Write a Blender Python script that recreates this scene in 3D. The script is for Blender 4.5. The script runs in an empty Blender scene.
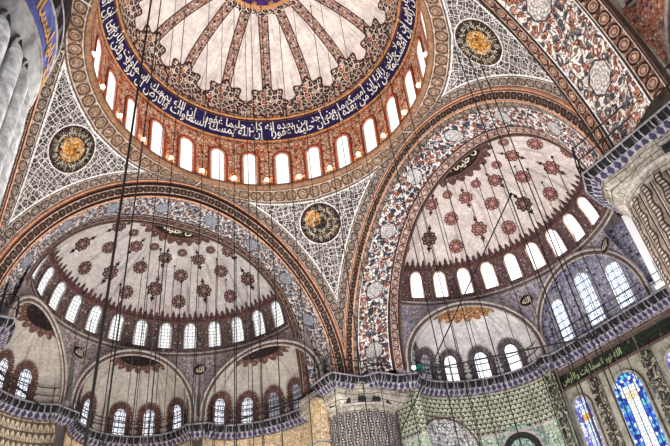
import bpy, math, random
import numpy as np
random.seed(7); np.random.seed(7)
PI = math.pi
SC = bpy.context.scene
COL = SC.collection
R_ = math.radians

# ------------------------------------------------------------------ camera
CAM = np.array([-13.34, -24.357, 1.387])
YAW, PITCH, ROLL, FPX = R_(53.994), R_(38.27), R_(-7.483), 616.8
def cam_axes():
    fw = np.array([math.cos(PITCH)*math.cos(YAW), math.cos(PITCH)*math.sin(YAW), math.sin(PITCH)])
    rt = np.array([math.sin(YAW), -math.cos(YAW), 0.]); up = np.cross(rt, fw)
    return rt*math.cos(ROLL)+up*math.sin(ROLL), up*math.cos(ROLL)-rt*math.sin(ROLL), fw
def make_camera():
    from mathutils import Matrix
    r, u, f = cam_axes()
    cd = bpy.data.cameras.new('camera'); co = bpy.data.objects.new('camera', cd); COL.objects.link(co)
    M = Matrix.Identity(4)
    for i in range(3):
        M[i][0] = r[i]; M[i][1] = u[i]; M[i][2] = -f[i]; M[i][3] = CAM[i]
    co.matrix_world = M
    cd.sensor_width = 36; cd.lens = FPX*36/670; cd.clip_end = 400; cd.clip_start = .05
    SC.camera = co
make_camera()

# ------------------------------------------------------------------ colour and shader graph helpers
def srgb(r, g, b):
    f = lambda c: (c/255/12.92 if c/255 <= .04045 else ((c/255+.055)/1.055)**2.4)
    return (f(r), f(g), f(b), 1.)
class E:
    def __init__(s, g, v): s.g = g; s.v = v
    def __add__(a, b): return a.g.op('ADD', a, b)
    def __radd__(a, b): return a.g.op('ADD', a, b)
    def __sub__(a, b): return a.g.op('SUBTRACT', a, b)
    def __rsub__(a, b): return a.g.op('SUBTRACT', b, a)
    def __mul__(a, b): return a.g.op('MULTIPLY', a, b)
    def __rmul__(a, b): return a.g.op('MULTIPLY', a, b)
    def __truediv__(a, b): return a.g.op('DIVIDE', a, b)
    def __neg__(a): return a.g.op('MULTIPLY', a, -1.)
class G:
    def __init__(s, name):
        s.mat = bpy.data.materials.new(name); s.mat.use_nodes = True
        s.nt = s.mat.node_tree; s.nt.nodes.clear()
    def new(s, t): return s.nt.nodes.new(t)
    def put(s, x, sock):
        if isinstance(x, E): s.nt.links.new(x.v, sock)
        elif isinstance(x, bpy.types.NodeSocket): s.nt.links.new(x, sock)
        else: sock.default_value = x
    def op(s, o, *a):
        n = s.new('ShaderNodeMath'); n.operation = o
        for i, x in enumerate(a): s.put(x, n.inputs[i])
        return E(s, n.outputs[0])
    def fract(s, x): return s.op('FRACT', x)
    def floor(s, x): return s.op('FLOOR', x)
    def abs(s, x): return s.op('ABSOLUTE', x)
    def sin(s, x): return s.op('SINE', x)
    def cos(s, x): return s.op('COSINE', x)
    def min(s, a, b): return s.op('MINIMUM', a, b)
    def max(s, a, b): return s.op('MAXIMUM', a, b)
    def sqrt(s, a): return s.op('SQRT', a)
    def atan2(s, a, b): return s.op('ARCTAN2', a, b)
    def hyp(s, a, b): return s.sqrt(a*a+b*b)
    def ss(s, a, b, x):                       # smoothstep; falling when a > b
        n = s.new('ShaderNodeMapRange'); n.interpolation_type = 'SMOOTHSTEP'
        s.put(x, n.inputs[0])
        if a < b: n.inputs[1].default_value = a; n.inputs[2].default_value = b; n.inputs[3].default_value = 0; n.inputs[4].default_value = 1
        else: n.inputs[1].default_value = b; n.inputs[2].default_value = a; n.inputs[3].default_value = 1; n.inputs[4].default_value = 0
        return E(s, n.outputs[0])
    def line(s, d, w): return s.ss(w*1.3, w*.6, d)
    def uv(s, name='UVMap'):
        n = s.new('ShaderNodeUVMap'); n.uv_map = name
        q = s.new('ShaderNodeSeparateXYZ'); s.nt.links.new(n.outputs[0], q.inputs[0])
        return E(s, q.outputs[0]), E(s, q.outputs[1])
    def vec(s, u, v, w=0.):
        n = s.new('ShaderNodeCombineXYZ'); s.put(u, n.inputs[0]); s.put(v, n.inputs[1]); s.put(w, n.inputs[2]); return n.outputs[0]
    def vor(s, u, v, sc, feat='F1', rand=1.):
        n = s.new('ShaderNodeTexVoronoi'); n.voronoi_dimensions = '2D'; n.feature = feat
        s.put(s.vec(u, v), n.inputs['Vector']); n.inputs['Scale'].default_value = sc; n.inputs['Randomness'].default_value = rand
        if feat == 'F1':
            q = s.new('ShaderNodeSeparateColor'); s.nt.links.new(n.outputs['Color'], q.inputs[0])
            return E(s, n.outputs['Distance']), E(s, q.outputs[0]), E(s, q.outputs[1])
        return E(s, n.outputs['Distance'])
    def noise(s, u, v, sc, det=3., w=0.):
        n = s.new('ShaderNodeTexNoise'); n.noise_dimensions = '3D'
        s.put(s.vec(u, v, w), n.inputs['Vector']); n.inputs['Scale'].default_value = sc; n.inputs['Detail'].default_value = det
        return E(s, n.outputs['Fac'])
    def mix(s, f, a, b):
        n = s.new('ShaderNodeMix'); n.data_type = 'RGBA'; n.clamp_factor = True
        s.put(f, n.inputs[0]); s.put(a, n.inputs[6]); s.put(b, n.inputs[7]); return n.outputs[2]
    def scale(s, c, f):
        n = s.new('ShaderNodeMix'); n.data_type = 'RGBA'; n.blend_type = 'MULTIPLY'; n.inputs[0].default_value = 1
        s.put(c, n.inputs[6]); q = s.new('ShaderNodeCombineColor')
        for i in range(3): s.put(f, q.inputs[i])
        s.nt.links.new(q.outputs[0], n.inputs[7]); return n.outputs[2]
    def pick(s, r, cols):                     # constant ramp over a random value
        n = s.new('ShaderNodeValToRGB'); n.color_ramp.interpolation = 'CONSTANT'
        e = n.color_ramp.elements
        while len(e) < len(cols): e.new(.5)
        for i, c in enumerate(cols): e[i].position = i/len(cols); e[i].color = c
        s.put(r, n.inputs[0]); return n.outputs[0]
    def done(s, col, rough=.8, metal=0., spec=.15, emit=None, estr=0., grime=1.):
        if emit is None and grime:
            t = s.new('ShaderNodeTexCoord'); fs = []
            for sc, de in ((.9, 5.), (5.5, 4.)):
                n = s.new('ShaderNodeTexNoise'); n.inputs['Scale'].default_value = sc; n.inputs['Detail'].default_value = de; n.inputs['Roughness'].default_value = .65
                s.nt.links.new(t.outputs['Object'], n.inputs['Vector']); fs.append(E(s, n.outputs['Fac']))
            col = s.scale(col, (fs[0]*1.1+.42)*(s.ss(.30, .70, fs[1])*(.75*grime)+(1-.42*grime)))
        b = s.new('ShaderNodeBsdfPrincipled'); o = s.new('ShaderNodeOutputMaterial')
        s.put(col, b.inputs['Base Color']); b.inputs['Roughness'].default_value = rough; b.inputs['Metallic'].default_value = metal
        b.inputs['Specular IOR Level'].default_value = spec
        if emit is not None:
            s.put(emit, b.inputs['Emission Color']); b.inputs['Emission Strength'].default_value = estr
        s.nt.links.new(b.outputs[0], o.inputs[0]); return s.mat

def m_plain(name, c, rough=.7, metal=0., spec=.2, var=.12, emit=None, estr=0., grime=1.):
    g = G(name); t = g.new('ShaderNodeTexCoord'); n = g.new('ShaderNodeTexNoise'); n.inputs['Scale'].default_value = 1.7; n.inputs['Detail'].default_value = 4
    g.nt.links.new(t.outputs['Object'], n.inputs['Vector'])
    f = E(g, n.outputs['Fac'])*(2*var)+(1-var)
    return g.done(g.scale(c, f), rough, metal, spec, emit, estr, grime)

def m_arab(name, bg, line, accs, sc, lw=.07, rand=.85, fill=.5, mirror=None, edge=None, edgec=None, dots=None):
    """dense arabesque: outlined cells of leaf shapes, some filled with accent colours"""
    g = G(name); u, v = g.uv()
    uu = u
    if mirror: uu = g.abs(g.fract(u/mirror)-.5)*mirror
    d, r1, r2 = g.vor(uu, v, sc, 'F1', rand); e = g.vor(uu, v, sc, 'DISTANCE_TO_EDGE', rand)
    cell = g.mix(g.ss(fill-.01, fill+.01, r2), bg, g.pick(r1, accs))
    c = g.mix(g.ss(.42, .30, d), bg, cell)
    e2 = g.vor(uu+3.3, v+1.7, sc*1.9, 'DISTANCE_TO_EDGE', 1.)
    c = g.mix(g.line(e2, lw*.8)*.55, c, line)
    c = g.mix(g.line(e, lw), c, line)
    if dots: c = g.mix(g.ss(.17, .10, d), c, dots)
    if edge:
        c = g.mix(g.ss(edge[0]-.02, edge[0], g.abs(v)), c, edgec or line)
    return g.done(c)

def m_dots(name, bg, ring, core, sc, rand=.55, uvn='PL'):
    g = G(name); u, v = g.uv(uvn)
    d, r1, r2 = g.vor(u, v, sc, 'F1', rand); e = g.vor(u, v, sc, 'DISTANCE_TO_EDGE', rand)
    c = g.mix(g.ss(.055, .095, e), bg, ring)
    c = g.mix(g.ss(.36, .28, d), c, g.mix(r1, core, srgb(150, 142, 140)))
    c = g.mix(g.ss(.17, .10, d), c, ring)
    n = g.vor(u, v, sc*.5, 'DISTANCE_TO_EDGE', .8)
    c = g.mix(g.line(n, .045), c, bg)
    return g.done(c)

def m_chain(name, bg, oval, line, per, hw, acc, edgec=None, vine=True, ovk=1.):
    """running border: linked ovals between two outlines"""
    g = G(name); u, v = g.uv()
    f = (g.fract(u/per)-.5)*per
    d = g.hyp(f*(1.0*hw/(per*.5)), v*1.05)/hw
    d2, r1, r2 = g.vor(u, v, 2.6/hw, 'F1', .9)
    c = g.mix(g.ss(.42, .28, d2), bg, g.pick(r1, acc))
    if vine:
        w1 = g.abs(v-g.sin(u*(2*PI/per))*(hw*.62)); c = g.mix(g.line(w1, hw*.10), c, line)
        w2 = g.abs(v+g.sin(u*(2*PI/per))*(hw*.62)); c = g.mix(g.line(w2, hw*.10), c, line)
    c = g.mix(g.ss(.74, .70, d)*ovk, c, oval)
    e = g.vor(u, v, 3.2/hw, 'DISTANCE_TO_EDGE', 1.)
    c = g.mix(g.line(e, .10)*g.ss(.5, .45, d)*.8, c, g.pick(r1, acc))
    c = g.mix(g.line(g.abs(d-.72), .12), c, line)
    c = g.mix(g.line(g.abs(d-.38), .10)*.7, c, line)
    c = g.mix(g.line(g.abs(g.abs(v)-.80*hw), .05*hw), c, srgb(206, 196, 186))
    c = g.mix(g.ss(.82*hw, .86*hw, g.abs(v)), c, edgec or bg)
    c = g.mix(g.ss(.93*hw, .97*hw, g.abs(v)), c, line)
    return g.done(c)

def m_floral(name, bg, accs, line, sc, hw, med=None, medr=.6, medc=None, uvk=1.):
    """white ground strewn with outlined blossoms and leaves, round medallions at intervals"""
    g = G(name); u, v = g.uv()
    u0, v0 = u, v
    u = u+(g.noise(u, v, 1.1, 2., 1.)-.5)*.9; v = v+(g.noise(u0, v0, 1.1, 2., 5.)-.5)*.9
    d, r1, r2 = g.vor(u, v, sc, 'F1', .75)
    ang = g.noise(u, v, sc*2.6, 2.)
    rr = d+(ang-.5)*.42
    c = g.mix(g.ss(.46, .42, rr), bg, line)
    c = g.mix(g.ss(.38, .34, rr), c, g.pick(r1, accs))
    c = g.mix(g.ss(.15, .11, rr), c, g.mix(g.ss(.4, .5, r2), bg, line))
    d3, r3, r4 = g.vor(u+1.3, v+.7, sc*1.7, 'F1', 1.)
    c = g.mix(g.ss(.24, .18, d3)*g.ss(.42, .46, rr), c, g.pick(r3, accs))
    e = g.vor(u, v, sc*.9, 'DISTANCE_TO_EDGE', 1.)
    c = g.mix(g.line(e, .06)*.85, c, line)
    u, v = u0, v0
    if med:
        f = (g.fract(u/med)-.5)*med; q = g.hyp(f, v); a = g.atan2(v, f)
        rad = q/medr*(g.cos(a*8.)*.04+1.)
        k = g.sin(a*8.)*g.sin(q*(18./medr))
        c = g.mix(g.ss(1.08, 1.02, rad), c, line)
        c = g.mix(g.ss(.98, .93, rad), c, g.mix(g.ss(-.2, .3, k), medc[0], medc[1]))
    c = g.mix(g.ss(.90*hw, .92*hw, g.abs(v)), c, srgb(225, 220, 215))
    c = g.mix(g.ss(.955*hw, .975*hw, g.abs(v)), c, line)
    return g.done(c)

def m_shell(name, base, dark, warm, su=1.4, sv=.10, grime=.5):
    g = G(name); u, v = g.uv()
    n1 = g.noise(u*su, v*sv, 1.6, 4.); n2 = g.noise(u, v, .35, 5., 3.); n3 = g.noise(u, v, 2.8, 4., 9.)
    c = g.mix(g.ss(.50, .72, n1), base, dark); c = g.mix(g.ss(.48, .75, n2)*.5, c, warm)
    c = g.scale(c, n3*.5+.75)
    return g.done(c, .9, grime=grime)

def m_medal(name, red, line, light, rad, petals=8):
    g = G(name); u, v = g.uv(); q = g.hyp(u, v)/rad; a = g.atan2(v, u)
    e = g.vor(u, v, 7., 'DISTANCE_TO_EDGE', .8)
    k = g.cos(a*float(petals))*g.sin(q*11.)
    c = g.mix(g.ss(.0, .35, k), red, light)
    c = g.mix(g.line(e, .08)*.7, c, line)
    c = g.mix(g.line(g.abs(q-.55), .06), c, line)
    c = g.mix(g.ss(.22, .16, q), c, light)
    c = g.mix(g.ss(.86, .92, q), c, line)
    return g.done(c)

def m_glass(name, bright, lat, sc, lw, estr, blue=None, kind='hex', dim=1.):
    """window glass behind a pierced plaster lattice, lit by daylight"""
    g = G(name); u, v = g.uv()
    if kind == 'hex':
        e = g.vor(u, v, sc, 'DISTANCE_TO_EDGE', .25); l = g.line(e, lw)
    elif kind == 'grid':
        a = g.abs(g.fract(u*sc+.5)-.5); b = g.abs(g.fract(v*sc*.8)-.5); l = g.max(g.line(a, lw), g.line(b, lw))
        e = g.vor(u, v, sc*1.3, 'DISTANCE_TO_EDGE', .7); l = g.max(l, g.line(e, lw*.9))
    c = g.mix(g.noise(u, v, 1.3, 2.), bright, blue or bright)
    c = g.mix(l, c, lat)
    return g.done(g.scale(c, .1), .3, 0., .4, c, estr)

def m_stained(name, cols, lead, core, sc, hw, estr, top=None, h=4.):
    g = G(name); u, v = g.uv()
    d, r1, r2 = g.vor(g.abs(u), v, sc, 'F1', .7); e = g.vor(g.abs(u), v, sc, 'DISTANCE_TO_EDGE', .7)
    c = g.pick(r1, cols)
    inn = g.ss(.52*hw, .48*hw, g.abs(u))*g.ss(h-hw*.62, h-hw*.72, v)
    cc = g.pick(r2, core); c = g.mix(inn, c, cc)
    if top: c = g.mix(g.ss(top[0]-.05, top[0], v)*g.ss(top[1]+.05, top[1], v)*g.ss(.55*hw, .5*hw, g.abs(u)), c, top[2])
    c = g.mix(g.line(g.abs(g.abs(u)-.5*hw), .035)*g.ss(h-.3, h-.4, v), c, lead)
    c = g.mix(g.line(e, .05), c, lead)
    return g.done(g.scale(c, .1), .3, 0., .4, c, estr)

# ------------------------------------------------------------------ mesh helpers
class MB:
    def __init__(s): s.v = []; s.f = []; s.uv = []
    def add(s, vs, fs, uvs=None):
        o = len(s.v); s.v += [tuple(map(float, x)) for x in vs]; s.f += [tuple(i+o for i in f) for f in fs]
        s.uv += [tuple(map(float, x)) for x in uvs] if uvs is not None else [(0., 0.)]*len(vs)
    def grid(s, P, UV=None):                  # P: (n, m, 3)
        n, m = P.shape[:2]
        fs = [(i*m+j, i*m+j+1, (i+1)*m+j+1, (i+1)*m+j) for i in range(n-1) for j in range(m-1)]
        s.add(P.reshape(-1, 3), fs, None if UV is None else UV.reshape(-1, 2))
    def box(s, c, ax, ay, az, hx, hy, hz):
        c = np.array(c); ax, ay, az = np.array(ax)*hx, np.array(ay)*hy, np.array(az)*hz
        vs = [c+i*ax+j*ay+k*az for i in (-1, 1) for j in (-1, 1) for k in (-1, 1)]
        s.add(vs, [(0, 1, 3, 2), (4, 6, 7, 5), (0, 4, 5, 1), (2, 3, 7, 6), (0, 2, 6, 4), (1, 5, 7, 3)])
    def tube(s, pts, r, n=6):
        pts = [np.array(p, float) for p in pts]; rings = []
        up = np.array([0, 0, 1.])
        for i, p in enumerate(pts):
            t = pts[min(i+1, len(pts)-1)]-pts[max(i-1, 0)]; t = t/(np.linalg.norm(t)+1e-9)
            a = np.cross(t, up)
            if np.linalg.norm(a) < 1e-3: a = np.cross(t, [1., 0, 0])
            a /= np.linalg.norm(a); b = np.cross(t, a)
            rings.append([p+r*(math.cos(2*PI*k/n)*a+math.sin(2*PI*k/n)*b) for k in range(n)])
        o = [x for q in rings for x in q]
        fs = [(i*n+k, i*n+(k+1) % n, (i+1)*n+(k+1) % n, (i+1)*n+k) for i in range(len(pts)-1) for k in range(n)]
        fs += [tuple(range(n)), tuple(range((len(pts)-1)*n, len(pts)*n))]
        s.add(o, fs)
    def fan(s, c, ring, uvc=(0, 0), uvr=None):
        n = len(ring); s.add([c]+list(ring), [(0, 1+i, 1+(i+1) % n) for i in range(n)], [uvc]+list(uvr) if uvr is not None else None)
    def build(s, name, mat, parent=None, smooth=False, extra=None):
        me = bpy.data.meshes.new(name); me.from_pydata(s.v, [], s.f)
        li = np.empty(len(me.loops), np.int32); me.loops.foreach_get('vertex_index', li)
        l = me.uv_layers.new(name='UVMap'); l.data.foreach_set('uv', np.array(s.uv, np.float32)[li].ravel())
        if extra:
            for k, a in extra.items():
                l = me.uv_layers.new(name=k); l.data.foreach_set('uv', np.asarray(a, np.float32)[li].ravel())
        if smooth: me.polygons.foreach_set('use_smooth', [True]*len(me.polygons))
        me.materials.append(mat); me.update()
        o = bpy.data.objects.new(name, me); COL.objects.link(o)
        if parent: o.parent = parent
        return o
def gridobj(name, P, UV, mat, parent=None, smooth=True):
    m = MB(); m.grid(P, UV); return m.build(name, mat, parent, smooth)
def tag(o, label, cat, group=None, kind=None):
    o['label'] = label; o['category'] = cat
    if group: o['group'] = group
    if kind: o['kind'] = kind
    return o
def empty(name, label, cat, loc=(0, 0, 0), group=None, kind=None):
    o = bpy.data.objects.new(name, None); COL.objects.link(o); o.location = (0, 0, 0); o.empty_display_size = .2
    return tag(o, label, cat, group, kind)
def st(name, label, cat): return empty(name, label, cat, kind='structure')

# ------------------------------------------------------------------ Arabic lettering
FORMS = {'ا': (0xFE8D, 0xFE8E), 'إ': (0xFE87, 0xFE88), 'أ': (0xFE83, 0xFE84), 'د': (0xFEA9, 0xFEAA), 'ر': (0xFEAD, 0xFEAE), 'ز': (0xFEAF, 0xFEB0),
 'و': (0xFEED, 0xFEEE), 'ب': (0xFE8F,), 'ت': (0xFE95,), 'ح': (0xFEA1,), 'س': (0xFEB1,), 'ض': (0xFEBD,), 'ع': (0xFEC9,), 'غ': (0xFECD,), 'ف': (0xFED1,),
 'ك': (0xFED9,), 'ل': (0xFEDD,), 'م': (0xFEE1,), 'ن': (0xFEE5,), 'ه': (0xFEE9,), 'ي': (0xFEF1,), 'ئ': (0xFE89,)}
def shape_arabic(s):
    out = []
    for w in s.split(' '):
        prev = False; i = 0; o = ''
        while i < len(w):
            c = w[i]
            if c == 'ل' and i+1 < len(w) and w[i+1] == 'ا':
                o += chr(0xFEFC if prev else 0xFEFB); prev = False; i += 2; continue
            f = FORMS[c]; nxt = i+1 < len(w)
            if len(f) == 2: o += chr(f[1] if prev else f[0]); prev = False
            else:
                b = f[0]; o += chr(b+(3 if nxt else 1) if prev else b+(2 if nxt else 0)); prev = nxt
            i += 1
        out.append(o)
    return ' '.join(out)[::-1]
def text_mesh(txt, bold=.012):
    cu = bpy.data.curves.new('lettering', 'FONT'); cu.body = shape_arabic(txt); cu.offset = bold; cu.resolution_u = 3
    ob = bpy.data.objects.new('lettering', cu); COL.objects.link(ob)
    dg = bpy.context.evaluated_depsgraph_get(); dg.update()
    me = bpy.data.meshes.new_from_object(ob.evaluated_get(dg))
    V = np.array([v.co[:] for v in me.vertices]); F = [tuple(p.vertices) for p in me.polygons]
    bpy.data.objects.remove(ob); bpy.data.curves.remove(cu); bpy.data.meshes.remove(me)
    V = V[:, :2]; V[:, 0] -= V[:, 0].min(); V[:, 1] -= V[:, 1].min()
    return V, F
VERSE = 'إن الله يمسك السماوات والأرض أن تزولا ولئن زالتا إن أمسكهما من أحد من بعده إنه كان حليما غفورا'

# ------------------------------------------------------------------ palette and materials
BLK = srgb(28, 22, 24); WHT = srgb(232, 228, 222)
MT = {}
MT['drum'] = m_arab('red arabesque tile', srgb(252, 212, 178), srgb(130, 46, 24), [srgb(236, 116, 56), srgb(216, 92, 44), srgb(250, 224, 200), srgb(160, 76, 54)], 2.5, .075, .8, .35)
MT['navy'] = m_plain('navy painted plaster', srgb(40, 34, 86), var=.2)
MT['letter'] = m_plain('white painted lettering', srgb(250, 248, 242), var=.05)
MT['gold'] = m_plain('gilded moulding', srgb(206, 148, 92), .5, .2, .3)
MT['ledge'] = m_plain('brown painted ledge', srgb(150, 112, 84), var=.3)
MT['goldletter'] = m_plain('gold painted lettering', srgb(226, 172, 84), .5, .1, .3)
MT['bluedeep'] = m_plain('blue painted plaster', srgb(98, 106, 172), var=.25)
MT['domeshell'] = m_shell('dome plaster', srgb(250, 242, 236), srgb(206, 194, 188), srgb(236, 220, 212), 2.6, .10, .18)
MT['rib'] = m_arab('rib arabesque', srgb(232, 206, 192), srgb(60, 30, 28), [srgb(150, 76, 56), srgb(190, 130, 104), srgb(80, 46, 44)], 3.6, .08, .7, .35, edge=(.38,), edgec=srgb(70, 30, 26))
MT['foot'] = m_arab('black arabesque', srgb(34, 20, 22), srgb(250, 232, 216), [srgb(52, 30, 30), srgb(190, 100, 66), srgb(40, 24, 26), srgb(226, 196, 176)], 2.1, .075, .8, .35)
MT['footedge'] = m_plain('dark red outline paint', srgb(84, 36, 30))
MT['purple'] = m_arab('purple medallion', srgb(86, 58, 120), srgb(48, 34, 80), [srgb(120, 70, 110), srgb(190, 140, 90), srgb(70, 60, 140)], 1.6, .06)
MT['cornice'] = m_chain('tan scroll border', srgb(176, 150, 128), srgb(196, 164, 134), srgb(74, 56, 46), .9, .42, [srgb(120, 92, 78), srgb(206, 190, 170)])
MT['ringborder'] = m_chain('tan scroll border wide', srgb(166, 142, 122), srgb(188, 154, 124), srgb(92, 72, 60), 1.0, .62, [srgb(126, 98, 82), srgb(200, 180, 158), srgb(150, 108, 84)], edgec=srgb(120, 96, 84), ovk=.5)
MT['archborder'] = m_chain('grey scroll border', srgb(146, 132, 122), srgb(176, 158, 142), srgb(64, 52, 48), .85, .40, [srgb(110, 92, 84), srgb(190, 180, 170)], edgec=srgb(110, 92, 84), ovk=.45)
MT['panel'] = m_dots('dotted floral panel', srgb(204, 199, 194), srgb(48, 40, 40), srgb(70, 62, 62), 2.7)
MT['panelline'] = m_plain('white outline paint', srgb(226, 222, 218), var=.06)
MT['roundel'] = m_arab('black roundel', srgb(30, 24, 26), srgb(128, 112, 92), [srgb(38, 30, 32), srgb(26, 20, 22), srgb(110, 84, 56)], 2.4, .028)
MT['roundelgold'] = m_arab('gold roundel heart', srgb(206, 150, 76), srgb(50, 30, 24), [srgb(226, 170, 84), srgb(176, 84, 40), srgb(36, 26, 26)], 3.6, .07)
MT['mould'] = m_plain('orange painted moulding', srgb(222, 166, 132), var=.3)
MT['moulddark'] = m_plain('brown painted moulding', srgb(108, 68, 54), var=.3)
MT['interlace'] = m_chain('brown interlace border', srgb(120, 84, 66), srgb(70, 62, 62), srgb(40, 28, 26), .62, .34, [srgb(190, 158, 134), srgb(214, 196, 180), srgb(150, 96, 70)], edgec=srgb(196, 150, 122))
MT['floralA'] = m_floral('blue white floral soffit', srgb(204, 199, 196), [srgb(78, 84, 100), srgb(110, 74, 64), srgb(96, 102, 116), srgb(140, 104, 92)], srgb(46, 40, 46), 2.9, 1.35, 4.2, .62, (srgb(108, 112, 124), srgb(158, 160, 166)))
MT['floralB'] = m_floral('red blue floral soffit', srgb(224, 216, 210), [srgb(80, 84, 102), srgb(144, 82, 64), srgb(66, 70, 86), srgb(170, 110, 88)], srgb(40, 34, 38), 2.3, 1.35, 5.2, .72, (srgb(150, 146, 146), srgb(206, 200, 196)))
MT['floralC'] = m_floral('large floral soffit', srgb(224, 212, 202), [srgb(104, 102, 108), srgb(156, 98, 78), srgb(92, 92, 100), srgb(176, 122, 100)], srgb(52, 42, 42), 2.1, 1.75, 5.6, .85, (srgb(160, 152, 150), srgb(220, 210, 204)))
MT['roundband'] = m_chain('brown roundel border', srgb(138, 100, 84), srgb(188, 148, 126), srgb(52, 34, 30), .95, .50, [srgb(90, 60, 52), srgb(200, 164, 140)], edgec=srgb(84, 56, 50))
MT['pinkband'] = m_chain('pink roundel border', srgb(160, 124, 112), srgb(206, 176, 160), srgb(70, 46, 42), .75, .36, [srgb(110, 76, 68), srgb(216, 196, 182)], edgec=srgb(110, 78, 70))
MT['brownband'] = m_chain('dark brown border', srgb(104, 76, 68), srgb(128, 96, 86), srgb(48, 32, 30), .75, .36, [srgb(70, 48, 44), srgb(160, 130, 116)], edgec=srgb(70, 48, 46))
MT['shellA'] = m_shell('grey plaster of the left half dome', srgb(186, 179, 175), srgb(136, 126, 124), srgb(176, 158, 154), 1.2, .06)
MT['shellB'] = m_shell('rose plaster of the right half dome', srgb(210, 198, 192), srgb(160, 146, 142), srgb(202, 180, 172), 1.2, .06)
MT['zoneA'] = m_arab('dark brown window zone', srgb(112, 94, 90), srgb(46, 36, 36), [srgb(164, 148, 140), srgb(80, 64, 68), srgb(124, 98, 92)], 3.4, .09, .8, .4)
MT['zoneB'] = m_arab('plum window zone', srgb(124, 98, 98), srgb(52, 38, 42), [srgb(164, 140, 138), srgb(92, 72, 92), srgb(126, 84, 80)], 3.4, .09, .8, .4)
MT['tooth'] = m_arab('dark red tooth frieze', srgb(92, 62, 60), srgb(50, 32, 34), [srgb(128, 92, 86), srgb(76, 50, 50)], 3.6, .08)
MT['medal'] = m_medal('dark red medallion', srgb(84, 54, 52), srgb(50, 32, 32), srgb(150, 126, 118), .58)
MT['medaldark'] = m_medal('near black medallion', srgb(74, 46, 46), srgb(40, 24, 26), srgb(150, 120, 110), .58)
MT['medalred'] = m_medal('red medallion', srgb(132, 78, 72), srgb(80, 42, 42), srgb(186, 150, 140), .58)
MT['crown'] = m_arab('black crown disc', srgb(34, 26, 26), srgb(18, 12, 14), [srgb(60, 48, 42), srgb(44, 34, 32), srgb(84, 68, 56)], 3.2, .06)
MT['crownring'] = m_plain('brown crown outline', srgb(98, 68, 60))
MT['crownletter'] = m_plain('cream lettering', srgb(222, 210, 186))
MT['fringe'] = m_arab('brown scalloped fringe', srgb(106, 78, 72), srgb(58, 38, 36), [srgb(146, 116, 106), srgb(88, 62, 56)], 3.6, .09)
MT['fringegold'] = m_arab('gold scalloped fringe', srgb(170, 124, 84), srgb(70, 44, 36), [srgb(206, 164, 110), srgb(140, 90, 66)], 3.6, .09)
MT['spandA'] = m_arab('blue brown spandrel', srgb(168, 156, 158), srgb(80, 62, 62), [srgb(110, 108, 130), srgb(134, 98, 90), srgb(196, 188, 186)], 3.6, .05, 1., .4)
MT['spandB'] = m_arab('violet spandrel', srgb(172, 166, 176), srgb(78, 70, 82), [srgb(110, 108, 142), srgb(130, 106, 110), srgb(200, 194, 200)], 3.6, .05, 1., .4)
MT['spandC'] = m_arab('orange red spandrel', srgb(206, 150, 124), srgb(70, 34, 30), [srgb(190, 88, 58), srgb(150, 60, 46), srgb(80, 84, 110), srgb(226, 200, 180)], 3.8, .05, 1., .3)
MT['stripe'] = m_plain('grey stone moulding', srgb(168, 160, 154), var=.15)
MT['striped'] = m_plain('dark brown moulding', srgb(92, 72, 66), var=.2)
MT['conchA'] = m_shell('grey beige conch plaster', srgb(166, 158, 150), srgb(118, 110, 104), srgb(156, 142, 130), 1.5, .08)
MT['conchB'] = m_shell('pale conch plaster', srgb(190, 186, 184), srgb(140, 136, 136), srgb(172, 166, 162), 1.5, .08)
MT['saw'] = m_arab('brown window surround', srgb(100, 72, 66), srgb(56, 36, 36), [srgb(140, 108, 98), srgb(80, 54, 52)], 4.6, .10)
MT['sawgrey'] = m_arab('dark grey window surround', srgb(98, 88, 90), srgb(52, 46, 50), [srgb(140, 130, 130), srgb(80, 70, 74)], 4.6, .10)
MT['redframe'] = m_plain('red window frame', srgb(206, 78, 40), var=.2)
MT['paleframe'] = m_plain('pale window reveal', srgb(214, 180, 160), var=.15)
MT['darkframe'] = m_plain('dark window frame', srgb(86, 70, 70), var=.2)
MT['greyframe'] = m_plain('grey window frame', srgb(150, 144, 146), var=.2)
MT['gdrum'] = m_glass('drum window glass', (1., .97, .92, 1), (.50, .42, .36, 1), 3.0, .06, 1.35)
MT['gA'] = m_glass('lattice glass', (1., 1., 1., 1), (.16, .17, .15, 1), 3.2, .085, 1.05)
MT['gB'] = m_glass('bright lattice glass', (1., 1., 1., 1), (.66, .66, .68, 1), 3.2, .04, 2.0)
MT['gex'] = m_glass('exedra lattice glass', (1., 1., 1., 1), (.10, .10, .13, 1), 2.6, .10, 1.15, (.78, .84, 1., 1), 'grid')
MT['gexdark'] = m_glass('dim lattice glass', (.30, .28, .30, 1), (.07, .06, .07, 1), 2.9, .13, .8, (.5, .55, .66, 1), 'grid')
MT['gexB'] = m_glass('bright exedra glass', (1., 1., 1., 1), (.35, .36, .42, 1), 2.4, .06, 1.7, (.86, .9, 1., 1), 'grid')
MT['gtymp'] = m_glass('blue leaded glass', (1., 1., 1., 1), (.12, .16, .30, 1), 1.9, .07, 1.35, (.80, .90, 1., 1), 'grid')
SB = [(.03, .07, .55, 1), (.06, .20, .85, 1), (.22, .5, .95, 1), (.75, .88, 1., 1), (.10, .55, .65, 1), (.02, .04, .35, 1)]
MT['gst1'] = m_stained('violet stained glass', [(.25, .26, .75, 1), (.65, .7, 1., 1), (.12, .14, .5, 1), (.85, .88, 1., 1)], (.02, .02, .06, 1), [(.9, .95, 1., 1), (.6, .7, 1., 1), (.95, .95, 1., 1), (.3, .5, .8, 1)], 4.6, .6, 1.0, (3.7, 4.1, (.9, .45, .12, 1)), 5.2)
MT['gst2'] = m_stained('blue stained glass', SB, (.01, .02, .08, 1), [(.95, .97, 1., 1), (.9, .95, 1., 1), (.7, .85, 1., 1), (1., .9, .9, 1)], 4.0, 1.0, 1.1, (4.0, 4.5, (.85, .72, .5, 1)), 5.6)
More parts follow.
